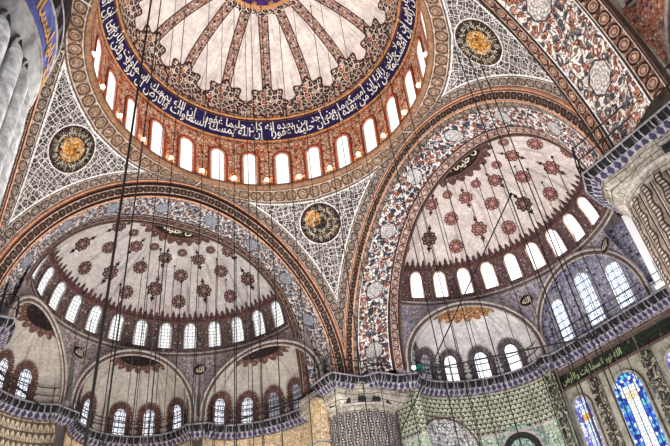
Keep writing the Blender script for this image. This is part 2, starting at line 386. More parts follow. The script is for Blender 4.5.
MT['tileblue'] = m_arab('blue tile wall', srgb(164, 162, 178), srgb(64, 60, 80), [srgb(96, 102, 152), srgb(186, 186, 198), srgb(64, 62, 92), srgb(120, 120, 160)], 3.0, .05, 1., .35)
MT['iron'] = m_plain('black iron', srgb(26, 24, 26), .5, .4, .3)
MT['cable'] = m_plain('dark cable', srgb(34, 30, 30), .6)
MT['cablegrey'] = m_plain('grey cable', srgb(92, 84, 82), .6)
MT['stone'] = m_plain('weathered grey stone', srgb(150, 146, 142), .9, var=.35)
MT['stonewarm'] = m_shell('warm ashlar stone', srgb(176, 164, 148), srgb(120, 110, 100), srgb(186, 158, 120), 1., .6)
def m_ashlar(name, a, b, line, bu, bv):
    g = G(name); u, v = g.uv(); row = g.floor(v/bv); x = u/bu+g.fract(row*.5)
    j = g.max(g.line(g.abs(g.fract(x)-.5)*bu, .02), g.line(g.abs(g.fract(v/bv)-.5)*bv, .025))
    n = g.noise(g.floor(x), row, 3.7, 2.); c = g.mix(g.ss(.35, .65, n), a, b); c = g.mix(g.ss(.5, .75, g.noise(u, v, .7, 4.)), c, srgb(112, 104, 94))
    return g.done(g.mix(j, c, line))
MT['collar'] = m_ashlar('jointed pier stone', srgb(176, 168, 154), srgb(146, 140, 130), srgb(70, 64, 58), 1.1, .42)
MT['rimgrey'] = m_plain('dark grey carved stone', srgb(62, 60, 60), var=.2)
MT['marble'] = m_shell('grey marble', srgb(176, 176, 174), srgb(96, 96, 96), srgb(140, 140, 136), 1.2, .25)
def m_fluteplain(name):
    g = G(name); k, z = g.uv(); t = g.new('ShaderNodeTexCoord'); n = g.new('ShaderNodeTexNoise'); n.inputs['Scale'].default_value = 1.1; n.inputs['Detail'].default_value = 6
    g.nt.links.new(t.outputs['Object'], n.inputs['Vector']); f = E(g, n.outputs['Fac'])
    c = g.mix(g.ss(.10, .45, k), srgb(104, 104, 104), srgb(240, 240, 238)); c = g.mix(g.ss(.48, .72, f)*.6, c, srgb(150, 150, 148))  # grooves painted darker than crests, like shade; noise adds weathered patches
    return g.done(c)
MT['fluteplain'] = m_fluteplain('weathered fluted stone with painted groove shade')
MT['bracket'] = m_plain('grey violet bracket stone', srgb(128, 126, 130), var=.35)
MT['deck'] = m_plain('grey deck slab', srgb(150, 146, 150))
MT['white'] = m_plain('sunlit white wall', srgb(250, 250, 252), var=.02, grime=0.)  # near-white colour stands for sunlight on the wall
MT['panelgreen'] = m_arab('dark inscription panel', srgb(36, 40, 32), srgb(16, 18, 16), [srgb(60, 66, 50), srgb(44, 46, 36)], 2.6, .06)
MT['greenletter'] = m_plain('pale green lettering', srgb(150, 164, 120))
MT['floor'] = m_arab('red prayer carpet', srgb(120, 44, 40), srgb(60, 20, 24), [srgb(160, 80, 60), srgb(50, 50, 90)], .8, .05)

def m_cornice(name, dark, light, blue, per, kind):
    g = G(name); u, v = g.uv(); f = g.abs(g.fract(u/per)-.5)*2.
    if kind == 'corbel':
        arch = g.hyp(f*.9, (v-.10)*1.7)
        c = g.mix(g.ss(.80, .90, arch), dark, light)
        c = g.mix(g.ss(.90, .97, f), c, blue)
    else:
        t = g.abs(v)*1.9+f*.9
        c = g.mix(g.ss(.70, .78, t), blue, light)
    n = g.noise(u, v, 2.3, 3.)
    return g.done(g.scale(c, n*.8+.6))
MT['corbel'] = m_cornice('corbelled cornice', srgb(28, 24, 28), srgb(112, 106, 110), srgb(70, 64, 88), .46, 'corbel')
MT['teeth'] = m_cornice('toothed cornice edge', srgb(40, 36, 48), srgb(142, 136, 144), srgb(56, 52, 76), .42, 'teeth')

def m_flutes(name, bg, line, light, per, amp=.24):
    """painted flutes: tall round-headed panels holding a twisting leaf"""
    g = G(name); u, v = g.uv(); f = (g.fract(u/per)-.5)*2.
    tw = g.sin(v*5.5+g.floor(u/per)*1.9)*amp
    w = g.abs(f-tw)
    c = g.mix(g.line(w, .20), bg, light)
    c = g.mix(g.line(g.abs(w-.36), .09), c, line)
    lf = g.abs(g.sin(v*15.)); c = g.mix(g.ss(.75, .9, lf)*g.ss(.6, .3, w), c, line)
    c = g.mix(g.ss(.74, .80, g.abs(f)), c, line)
    c = g.mix(g.ss(.88, .93, g.abs(f)), c, light)
    n = g.noise(u, v, 1.6, 4.)
    return g.done(g.scale(c, n*.7+.65))
MT['flute'] = m_flutes('painted flutes', srgb(116, 110, 108), srgb(44, 38, 40), srgb(184, 178, 172), .579)
MT['fluteb'] = m_flutes('brown painted flutes', srgb(140, 124, 112), srgb(48, 40, 40), srgb(176, 162, 152), .90, .12)

def m_muq(name, a, b, line, pu, pv):
    """honeycomb of small niches, drawn flat with hollow shading in the colour"""
    g = G(name); u, v = g.uv(); row = g.floor(v/pv); off = g.fract(row*.5)
    f = (g.fract(u/pu+off)-.5)*2.; h = g.fract(v/pv)
    d = g.hyp(f, (h-.1)*1.15)
    c = g.mix(g.ss(.2, 1., d), b, a)
    c = g.mix(g.ss(.82, .95, d), c, line)
    c = g.mix(g.ss(.10, .03, h), c, line)
    n = g.noise(u, v, .5, 3.)
    return g.done(g.scale(c, n*.9+.55))
MT['muqB'] = m_muq('honeycomb stone with green lamp tint', srgb(206, 208, 186), srgb(130, 134, 114), srgb(70, 72, 62), .38, .36)  # green lamp light near the floodlight is put into the stone colour
MT['muqA'] = m_muq('ochre honeycomb stone', srgb(204, 190, 164), srgb(150, 134, 112), srgb(92, 80, 68), .34, .75)
MT['wallA'] = m_arab('ochre painted wall', srgb(206, 184, 150), srgb(128, 104, 78), [srgb(190, 158, 112), srgb(168, 146, 118), srgb(214, 196, 168)], 3.2, .035)
MT['scroll'] = m_floral('black scroll pilaster', srgb(150, 146, 128), [srgb(44, 44, 40), srgb(60, 58, 52), srgb(90, 88, 76)], srgb(36, 36, 32), 2.2, .55)
MT['greystone'] = m_shell('grey green stone', srgb(150, 146, 132), srgb(98, 96, 86), srgb(130, 128, 112), .9, .5)
MT['greenlitwall'] = m_arab('pale wall with green lamp tint', srgb(176, 190, 170), srgb(86, 98, 86), [srgb(140, 160, 140), srgb(196, 206, 190), srgb(110, 122, 108)], 3.8, .05)  # green tint painted in for lamp light falling on the wall
MT['greentile'] = m_arab('green arch tile', srgb(150, 176, 160), srgb(52, 74, 66), [srgb(100, 140, 122), srgb(186, 200, 186)], 2.6, .07)
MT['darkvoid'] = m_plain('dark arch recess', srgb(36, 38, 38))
MT['tympfl'] = m_arab('white floral tympanum', srgb(206, 206, 204), srgb(60, 58, 62), [srgb(110, 104, 110), srgb(150, 146, 150), srgb(90, 84, 90)], 3.4, .08)

# ------------------------------------------------------------------ building dimensions
B0 = 13.35                       # arch face plane from the centre
ZS = 22.0                        # springing
ZD, ZB = 21.8, 20.6              # gallery deck top, underside
def arch_uz(n, s, H, p, a=0., b=PI):
    th = np.linspace(a, b, n); c, si = np.cos(th), np.sin(th).clip(0)
    return s*np.sign(c)*np.abs(c)**(2/p), ZS+H*si**(2/p)
def side_xyz(side, u, dep, z):
    u = np.asarray(u, float); dep = np.broadcast_to(dep, u.shape); z = np.broadcast_to(z, u.shape)
    return {'A': np.stack([u, dep, z], -1), 'B': np.stack([dep, u, z], -1), 'C': np.stack([u, -dep, z], -1), 'D': np.stack([-dep, u, z], -1)}[side]
def strip(name, side, c1, c2, mat, parent, a=0., b=PI, n=97, rows=2, bulge=0.):
    """band between two arch curves (dep, s, H, p); uv in metres, v centred"""
    P = []
    u1, z1 = arch_uz(n, *c1[1:], a, b); u2, z2 = arch_uz(n, *c2[1:], a, b)
    A = side_xyz(side, u1, c1[0], z1); B = side_xyz(side, u2, c2[0], z2)
    mid = (A+B)/2; L = np.concatenate([[0], np.cumsum(np.linalg.norm(np.diff(mid, axis=0), axis=1))])
    W = np.linalg.norm(A-B, axis=1)
    cen = side_xyz(side, np.zeros(1), 0., np.array([ZS]))[0]
    PT = []; UV = []
    for k in range(rows):
        t = k/(rows-1); q = A*(1-t)+B*t
        if bulge:
            d = cen-q; d[:, 2] = 24-q[:, 2]; d = d/np.linalg.norm(d, axis=1)[:, None]; q = q+d*bulge*math.sin(PI*t)
        PT.append(q); UV.append(np.stack([L-L[-1]/2, (t-.5)*W], -1))
    return gridobj(name, np.array(PT), np.array(UV), mat, parent)

# ------------------------------------------------------------------ main dome
def revolve(name, prof, az0, az1, n, mat, parent, cx=0., cy=0., uvr=None):
    az = np.linspace(az0, az1, n); prof = np.array(prof, float)
    ln = np.concatenate([[0], np.cumsum(np.linalg.norm(np.diff(prof, axis=0), axis=1))])
    P = np.stack([np.stack([cx+r*np.cos(az), cy+r*np.sin(az), 0*az+z], -1) for r, z in prof])
    rr = uvr or prof[:, 0].mean()
    UV = np.stack([np.stack([az*rr, 0*az+(l-ln[-1]/2)], -1) for l in ln])
    return gridobj(name, P, UV, mat, parent)
dome = st('main_dome', 'great central painted dome on a ring of bright arched windows', 'dome')
DR = lambda z: 11.74+.26*(z-37.25)/5.7
BA = (11.98, 42.95); BI = (10.95, 44.85); HD = 6.5
drum = revolve('drum_wall', [(DR(37.25), 37.25), (DR(39), 39), (DR(41), 41), BA], 0, 2*PI, 181, MT['drum'], dome)
revolve('drum_ledge', [(11.95, 36.95), (11.74, 37.0), (11.62, 37.1), (11.62, 37.26), (11.74, 37.34)], 0, 2*PI, 181, MT['ledge'], dome)
revolve('inscription_band', [BA, ((BA[0]+BI[0])/2+.03, (BA[1]+BI[1])/2+.03), BI], 0, 2*PI, 181, MT['navy'], dome)
def ringtube(name, r, z, t, mat, parent, cx=0., cy=0., a0=0., a1=2*PI, n=145):
    m = MB(); az = np.linspace(a0, a1, n); m.tube([(cx+r*math.cos(a), cy+r*math.sin(a), z) for a in az], t, 6); return m.build(name, mat, parent, True)
for r, z, t, mm in ((11.93, 42.95, .09, 'gold'), (11.97, 42.62, .05, 'moulddark'), (10.93, 44.85, .12, 'gold'), (11.05, 44.62, .05, 'moulddark'), (11.62, 37.28, .04, 'striped')):
    ringtube('gilt_moulding', r, z, t, MT[mm], dome)
def dome_pt(az, e, d=0.):
    k = 1-d/10.; return np.stack([BI[0]*k*np.cos(e)*np.cos(az), BI[0]*k*np.cos(e)*np.sin(az), BI[1]+HD*k*np.sin(e)], -1)
ee = np.linspace(0, PI/2, 30); aa = np.linspace(0, 2*PI, 145)
EE, AA = np.meshgrid(ee, aa, indexing='ij')
gridobj('dome_shell', dome_pt(AA, EE), np.stack([AA*8, EE*9], -1), MT['domeshell'], dome)
# arabesque base frieze
ee = np.linspace(.01, .29, 5); EE, AA = np.meshgrid(ee, aa, indexing='ij')
gridobj('base_frieze', dome_pt(AA, EE, .03), np.stack([AA*10.7, EE*7.5], -1), MT['foot'], dome)
def lat(e): return np.sqrt((BI[0]*np.sin(e))**2+(HD*np.cos(e))**2)
def dome_decal(az0, e0, pq, d): # local metres -> surface
    pq = np.asarray(pq, float); e = e0+pq[..., 1]/lat(e0); return dome_pt(az0-pq[..., 0]/(BI[0]*np.cos(e)), e, d)
NR = 16
for k in range(NR):
    az = R_(60.8)+k*2*PI/NR
    rb = MB(); es = np.linspace(.30, 1.235, 20)
    L = np.concatenate([[0], np.cumsum(np.diff(es)*lat(es[:-1]))])
    ps = np.array([-.46, 0, .46]); P = np.array([dome_pt(az-ps/(BI[0]*math.cos(e))*1., np.full(3, e), .04) for e in es])
    rb.grid(P, np.stack(np.meshgrid(L, ps, indexing='ij'), -1))
    ro = rb.build('rib', MT['rib'], dome, True)
    for sgn, nm, e0, sc in ((1, 'rib_foot', .30, 1.), (-1, 'rib_head', 1.215, .55)):
        for dd, gsc, mt, pn in ((.05, 1.12, 'footedge', nm+'_outline'), (.075, 1., 'foot', nm)):
            m = MB(); nph = 48; rings = []
            for r in np.linspace(0.02, 1, 5):
                ph = np.linspace(0, 2*PI, nph, endpoint=False)
                rho = 1.58*sc*gsc*r*(1+.15*np.cos(8*ph))
                rings.append(np.stack([rho*np.cos(ph), rho*np.sin(ph)*(.92 if sgn > 0 else .8)], -1))
            pq = np.array(rings); pq = np.concatenate([pq, pq[:, :1]], 1)
            m.grid(dome_decal(az, e0-.05*sgn, pq, dd), pq); m.build(pn, MT[mt], ro, True)
# crown medallion
def dome_cap(name, r0, r1, d, mat, lob=0., n=0, parent=dome):
    ph = np.linspace(0, 2*PI, 193); rows = []
    for t in np.linspace(0, 1, 8):
        rr = r0+(r1*(1+lob*np.cos(n*ph))-r0)*t; e = np.arccos(np.clip(rr/BI[0], 0, 1)); rows.append((rr, dome_pt(ph, e, d)))
    return gridobj(name, np.array([q for _, q in rows]), np.array([np.stack([r*np.cos(ph), r*np.sin(ph)], -1) for r, _ in rows]), mat, parent)
dome_cap('crown_fringe', 3.2, 3.95, .06, MT['foot'], .05, 32)
dome_cap('crown_ring', 3.15, 3.5, .10, MT['gold'])
dome_cap('crown_disc', .02, 3.25, .08, MT['purple'])
# white verse round the band
def band_text(txt, az_start, az_end, parent, name, mat):
    V, F = text_mesh(txt, .014); w = V[:, 0].max(); hh = V[:, 1].max(); H_ = 2.15
    m = MB()
    for lo, hi, squeeze, sh in ((.05, .72, .74, 0.), (.36, .97, .86, .55)):
        tot = (az_start-az_end)*11.4; one = w*(H_*(hi-lo))/hh*squeeze; rep = max(1, round(tot/one)); sx = tot/rep/(w*1.02)
        for k in range(rep):
            a = az_start+sh-(k*w*1.02+V[:, 0])*sx/11.4; t = lo+(hi-lo)*V[:, 1]/hh
            r = BA[0]*(1-t)+BI[0]*t-.05-sh*.02; z = BA[1]*(1-t)+BI[1]*t-.03
            m.add(np.stack([r*np.cos(a), r*np.sin(a), z], -1), F)
    return m.build(name, mat, parent)
band_text(VERSE, R_(240), R_(-120), dome, 'inscription', MT['letter'])
NW = 26

# ------------------------------------------------------------------ windows
WN = [0]
def outline(w, h, off=0., n=14):
    """arched outline, half width w, height h, counter-clockwise from bottom right"""
    w2 = w+off; pts = [(w2, -off*.6)]
    hs = h-w
    pts += [(w2, hs*k/4) for k in range(1, 5)]
    pts += [(w2*math.cos(t), hs+(w2*1.08)*math.sin(t)) for t in np.linspace(0, PI, n)[1:-1]]
    pts += [(-w2, hs*k/4) for k in range(4, 0, -1)]+[(-w2, -off*.6)]
    return np.array(pts)
def window(S, w, h, glass, frames, label, cat='window', group=None, saw=None):
    """S(pq, d): local metres (right, up) and distance towards the hall -> points"""
    WN[0] += 1
    win = st('window_%d' % WN[0], label, cat)
    if group: win['group'] = group
    m = MB(); rows = np.concatenate([np.linspace(0, h-w, 7), h-w+w*1.08*np.sin(np.linspace(0, PI/2, 9)[1:])])
    P = []; U = []
    for q in rows:
        ww = w if q <= h-w else w*math.sqrt(max(0., 1-((q-h+w)/(w*1.08))**2))
        pq = np.stack([np.linspace(-ww, ww, 7), np.full(7, q)], -1); P.append(S(pq, .02)); U.append(pq)
    m.grid(np.array(P), np.array(U)); m.build('glass', MT[glass], win)
    for (o0, o1, d0, d1, mt, nm) in frames:
        a, b = outline(w, h, o0), outline(w, h, o1)
        m = MB(); m.grid(np.array([S(a, .0), S(a, d0), S(b, d1), S(b, .0)]), np.array([a, a, b, b])); m.build(nm, MT[mt], win)
    if saw:
        o0, o1, o2, mt = saw; n = 2
        a, b = outline(w, h, o0, 22), outline(w, h, o1, 22); c = outline(w, h, o2, 22)
        m = MB(); m.grid(np.array([S(a, .03), S(b, .03)]), np.array([a, b]))
        for i in range(len(b)-1):
            mid = (c[i]+c[i+1])/2; m.add(S(np.array([b[i], b[i+1], mid]), .03), [(0, 1, 2)], [b[i], b[i+1], mid])
        m.build('saw_tooth_surround', MT[mt], win)
    return win
ORD = ['first', 'second', 'third', 'fourth', 'fifth', 'sixth', 'seventh', 'eighth', 'ninth', 'tenth', 'eleventh', 'twelfth', 'thirteenth', 'fourteenth', 'fifteenth', 'sixteenth', 'seventeenth']
ks = list(range(7, -9, -1))
for i, k in enumerate(ks):
    a0 = R_(69.9+13.75*k)
    def S(pq, d, a0=a0):
        z = 37.36+pq[..., 1]; r = DR(z)-d; a = a0-pq[..., 0]/11.8
        return np.stack([r*np.cos(a), r*np.sin(a), z], -1)
    window(S, .53, 3.75, 'gdrum', [(0, .16, .05, .07, 'paleframe', 'reveal'), (.16, .28, .10, .10, 'redframe', 'frame'), (.28, .36, .06, .06, 'moulddark', 'frame_line')],
           'sunlit arched window under the main dome, %s from left in its ring' % ORD[i])

# drum ledge lamps between the windows, also standing in for window glow
MT['glow'] = m_plain('glowing lamp bulb', srgb(255, 226, 180), emit=(1., .80, .52, 1), estr=9.)
MT['brass'] = m_plain('brass lamp foot', srgb(176, 120, 70), .4, .6, .4)
lamp0 = None
for i, k in enumerate(range(6, -9, -1)):
    a0 = R_(69.9+13.75*(k+.5)); r = 11.64
    p = (r*math.cos(a0), r*math.sin(a0), 37.32)
    if lamp0 is None:
        o = empty('ledge_lamp', '', 'lamp'); lamp0 = o
        m = MB(); rr = [(.0, .0), (.14, .0), (.12, .06), (.05, .12), (.05, .34), (.09, .42)]
        n = 10
        m.grid(np.array([[(q*math.cos(t), q*math.sin(t), z) for t in np.linspace(0, 2*PI, n)] for q, z in rr])); m.build('foot', MT['brass'], o)
        m = MB(); m.grid(np.array([[(.17*math.sin(s)*math.cos(t), .17*math.sin(s)*math.sin(t), .56-.2*math.cos(s)) for t in np.linspace(0, 2*PI, n)] for s in np.linspace(.02, PI-.02, 8)])); m.build('bulb', MT['glow'], o, True)
    else:
        o = lamp0.copy(); COL.objects.link(o)
        for ch in lamp0.children: c = ch.copy(); COL.objects.link(c); c.parent = o
    o.location = p
    tag(o, 'small glowing lamp on the dome ledge between windows, %s from left' % ORD[i], 'lamp', 'glowing lamps along the main dome ledge')

# ------------------------------------------------------------------ pendentives
def clip(V, T, f):
    """keep the part of a triangle mesh where field f > 0 (V rows carry every attribute)"""
    out = []; V = np.asarray(V)
    nv = []; nt = []; cache = {}
    def vid(key, fn):
        if key not in cache: cache[key] = len(nv); nv.append(fn())
        return cache[key]
    for t in T:
        s = [f[i] > 0 for i in t]
        if all(s): nt.append([vid(i, lambda i=i: V[i]) for i in t]); continue
        if not any(s): continue
        poly = []
        for a in range(3):
            i, j = t[a], t[(a+1) % 3]
            if f[i] > 0: poly.append(vid(i, lambda i=i: V[i]))
            if (f[i] > 0) != (f[j] > 0):
                k = f[i]/(f[i]-f[j]); poly.append(vid((min(i, j), max(i, j)), lambda i=i, j=j, k=k: V[i]+(V[j]-V[i])*k))
        for q in range(1, len(poly)-1): nt.append([poly[0], poly[q], poly[q+1]])
    return np.array(nv), nt
L0 = (B0, 13.6, 15.62, 1.92)
def pendentive(sx, sy, label, txt, heart=(0., 0., .95)):
    root = st('pendentive', label, 'pendentive')
    nph, ntt = 121, 45
    ph = np.linspace(R_(.2), R_(89.8), nph); t = np.linspace(0, 1, ntt)
    def bottom(p):
        k = math.tan(p) if p <= PI/4 else 1/math.tan(p)
        y = B0*k; z = ZS+L0[2]*max(1-(y/L0[1])**L0[3], 0)**(1/L0[3])
        return np.array([B0, y, z]) if p <= PI/4 else np.array([y, B0, z])
    ua, za = arch_uz(400, *L0[1:]); arcs = [np.stack([0*ua+B0, ua, za], -1), np.stack([ua, 0*ua+B0, za], -1)]
    arcs = [a[a.min(1) > -2] for a in arcs]
    alen = [np.concatenate([[0], np.cumsum(np.linalg.norm(np.diff(a, axis=0), axis=1))]) for a in arcs]
    P = np.zeros((nph, ntt, 3)); DRg = np.zeros((nph, ntt))
    for i, p in enumerate(ph):
        a = np.array([11.93*math.cos(p), 11.93*math.sin(p), 36.97]); b = bottom(p); L = np.linalg.norm(b-a)
        d = (b-a)/L; rad = np.array([math.cos(p), math.sin(p), 0]); nrm = rad-d*(d@rad); nrm /= np.linalg.norm(nrm)
        k = 2.1*(L/15.3)**2
        q = a+np.outer(t, b-a)+np.outer(4*t*(1-t)*k, nrm); P[i] = q; DRg[i] = t*L
    X = P.reshape(-1, 3); dr = DRg.ravel()
    da = []; ul = []
    for a, l in zip(arcs, alen):
        D = np.linalg.norm(X[:, None]-a[None], axis=2); j = D.argmin(1); da.append(D.min(1)); ul.append(l[j])
    da = np.array(da); ul = np.array(ul); w = da.argmin(0); dar = da.min(0); ula = np.where(w == 0, ul[0], ul[1])
    c = np.array([10.39, 10.39, 34.78]); e1 = np.array([-1, 1, 0])/math.sqrt(2)
    nv = np.array([.52, .52, .68]); nv /= np.linalg.norm(nv); e2 = np.cross(e1, nv)*1.
    if e2[2] < 0: e2 = -e2
    pu, pv = (X-c)@e1, (X-c)@e2
    uring = np.repeat(ph, ntt)*12.3
    inn = np.array([0, 0, 20.])-X; inn /= np.linalg.norm(inn, axis=1)[:, None]
    V = np.column_stack([X, dr, dar, ula, pu, pv, uring, inn])
    T = []
    for i in range(nph-1):
        for j in range(ntt-1):
            q = (i*ntt+j, i*ntt+j+1, (i+1)*ntt+j+1, (i+1)*ntt+j); T += [(q[0], q[1], q[2]), (q[0], q[2], q[3])]
    S = np.array([sx, sy, 1.])
    def piece(name, V, T, uvc, mat, off=0., vo=0.):
        m = MB(); pos = (V[:, :3]+V[:, 9:12]*off)*S
        uv = V[:, list(uvc)].copy(); uv[:, 1] -= vo
        m.add(pos, T, uv); return m.build(name, MT[mat], root, True, {'PL': V[:, [6, 7]]})
    W0, W1 = 1.3, .82
    Va, Ta = clip(V, T, W0-V[:, 3]); Va, Ta = clip(Va, Ta, Va[:, 4]-.02)
    piece('ring_border', Va, Ta, (8, 3), 'ringborder', 0., W0/2)
    Vb, Tb = clip(V, T, V[:, 3]-W0); Vc, Tc = clip(Vb, Tb, W1-Vb[:, 4])
    piece('arch_border', Vc, Tc, (5, 4), 'archborder', 0., W1/2)
    Vd, Td = clip(Vb, Tb, Vb[:, 4]-W1)
    piece('panel', Vd, Td, (6, 7), 'panel')
    # white outline of the panel
    fl = np.minimum(Vd[:, 3]-W0, Vd[:, 4]-W1); Ve, Te = clip(Vd, Td, .16-fl); fl = np.minimum(Ve[:, 3]-W0, Ve[:, 4]-W1); Ve, Te = clip(Ve, Te, fl-.03)
    piece('panel_outline', Ve, Te, (6, 7), 'panelline', .02)
    q = np.hypot(V[:, 6], V[:, 7]); RR = 1.72
    for r0, r1, off, mat, nm in ((0, RR+.14, .03, 'panelline', 'roundel_outline'), (0, RR+.05, .045, 'footedge', 'roundel_rim'), (0, RR, .06, 'roundel', 'roundel'), (0, heart[2], .075, 'roundelgold', 'roundel_heart')):
        Vr, Tr = clip(V, T, r1-(np.hypot(V[:, 6]-heart[0], V[:, 7]-heart[1]) if nm == 'roundel_heart' else q)); piece(nm, Vr, Tr, (6, 7), mat, off)
    # lettering radiating round the roundel
    TV, TF = text_mesh(txt, .004); wd, hh = TV[:, 0].max(), TV[:, 1].max()
    m = MB()
    def onsurf(u, v, off):
        out = []
        for a, b in zip(u, v):
            D = (V[:, 6]-a)**2+(V[:, 7]-b)**2; idx = np.argsort(D)[:4]; wt = 1/(D[idx]+1e-4)
            y = (V[idx]*wt[:, None]).sum(0)/wt.sum()
            base = c+a*e1+b*e2; nn = np.array([.52, .52, .68]); nn /= np.linalg.norm(nn)
            h = (y[:3]-(c+y[6]*e1+y[7]*e2))@nn; out.append((base+nn*(h-off))*S)
        return np.array(out)
    for rin, rout, rep in ((1.0, 1.66, 2), (.5, 1.05, 1)):
        for k in range(rep):
            ang = PI/2-(k+TV[:, 0]/wd*.96)*2*PI/rep; rad = rin+(rout-rin)*TV[:, 1]/hh
            m.add(onsurf(rad*np.cos(ang)*sx*sy*1., rad*np.sin(ang), .10), TF)
    m.build('calligraphy', MT['crownletter'], root)
    return root
pendentive(1, 1, 'dotted pendentive with orange and black roundel between the two half domes', 'الله نور السماوات والأرض الله نور السماوات', (.55, .55, .72))
pendentive(-1, 1, 'dotted pendentive with gold roundel above the left end of the left arch', 'إن الله يمسك السماوات والأرض أن تزولا')
pendentive(1, -1, 'dotted pendentive with gold roundel above the right end of the right arch', 'من بعده إنه كان حليما غفورا إن الله')

pendentive(-1, -1, 'dotted pendentive above the near stone pier, barely in the photo', 'إن الله يمسك السماوات والأرض أن تزولا')

# ------------------------------------------------------------------ great arches
def great_arch(side, label, floral, L2, L3, L4, a=0., b=PI, band='interlace', inner='brownband'):
    root = st('great_arch', label, 'arch')
    strip('outer_moulding', side, L0, (B0-.02, 13.38, 15.38, 1.92), MT['mould'], root, a, b, rows=5, bulge=.12)
    strip('moulding_line', side, (B0-.02, 13.38, 15.38, 1.92), (B0+.02, 13.28, 15.28, 1.92), MT['moulddark'], root, a, b)
    c1, c2 = (B0+.02, 13.28, 15.28, 1.92), ((B0+.42, 12.6, 14.2, 1.92) if side in 'AD' else (B0+.22, 12.78, 14.62, 1.92))
    if side == 'C': c1, c2 = (B0-.02, 13.5, 15.5, 1.92), (B0+.48, 12.66, 14.28, 1.92)
    strip('interlace_border', side, c1, c2, MT[band], root, a, b)
    strip('inner_moulding', side, c2, (c2[0]+.06, c2[1]-.1, c2[2]-.12, 1.92), MT['mould'], root, a, b, rows=4, bulge=.06)
    strip('reveal', side, (c2[0]+.06, c2[1]-.1, c2[2]-.12, 1.92), L2, MT['archborder'], root, a, b)
    if side == 'C': strip('soffit_inner_border', side, (12.9, 13.2, 15.2, 1.92), L2, MT[band], root, a, b)
    strip('floral_soffit', side, L2, L3, MT[floral], root, a, b)
    strip('soffit_border', side, L3, L4, MT[inner], root, a, b)
    L5 = (L4[0]+.08, L4[1]-.12, L4[2]-.12, L4[3])
    strip('inner_edge', side, L4, L5, MT['striped'], root, a, b, rows=4, bulge=.03)
    strip('back_face', side, L5, (L4[0]+.1, L4[1]+(.75 if side == 'C' else 2.2), L4[2]+(.6 if side == 'C' else 1.6), L4[3]), MT['striped'], root, a, b)
    return root
great_arch('A', 'great arch with orange mouldings and blue floral soffit framing the left half dome', 'floralA', (13.9, 12.5, 13.98, 2.0), (16.0, 11.35, 13.6, 2.4), (16.9, 11.15, 13.5, 2.5))
great_arch('B', 'great arch with white floral soffit and grey medallions framing the right half dome', 'floralB', (13.9, 12.6, 14.1, 1.9), (16.0, 10.7, 13.45, 2.2), (16.9, 10.45, 13.2, 2.15), inner='pinkband')
great_arch('C', 'broad floral arch soffit rising steeply behind the right pier', 'floralC', (13.9, 12.5, 14.1, 1.9), (17.0, 10.9, 13.2, 2.1), (18.0, 10.7, 13.0, 2.1), 0., PI*.62, 'roundband', 'roundband')
great_arch('D', 'dark red arch edge running down beside the near stone pier', 'floralA', (13.9, 12.45, 13.95, 1.92), (16.0, 10.85, 13.35, 2.15), (16.9, 10.6, 13.15, 2.12), 0., PI*.55, 'interlace')

# ------------------------------------------------------------------ half domes
Z0H, HH = 28.65, 7.7
class HalfDome:
    def __init__(s, cx, cy, R, th): s.c = np.array([cx, cy]); s.R = R; s.th = th
    def pt(s, a, e, d=0.):                     # a: azimuth relative to the axis
        k = 1-d/8.; r = s.R*np.cos(e)*k; t = s.th+a
        return np.stack([s.c[0]+r*np.cos(t), s.c[1]+r*np.sin(t), Z0H+HH*np.sin(e)*k+0*t], -1)
    def ring(s, a, r, z): t = s.th+a; return np.stack([s.c[0]+r*np.cos(t), s.c[1]+r*np.sin(t), z+0*t], -1)
    def lat(s, e): return np.sqrt((s.R*np.sin(e))**2+(HH*np.cos(e))**2)
    def decal(s, a0, e0, pq, d):
        pq = np.asarray(pq, float); e = e0+pq[..., 1]/s.lat(e0); return s.pt(a0-pq[..., 0]/(s.R*np.cos(e0)), e, d)
E1 = math.asin((31.42-Z0H)/HH); E2 = math.asin((31.62-Z0H)/HH); E3 = math.asin((32.25-Z0H)/HH)
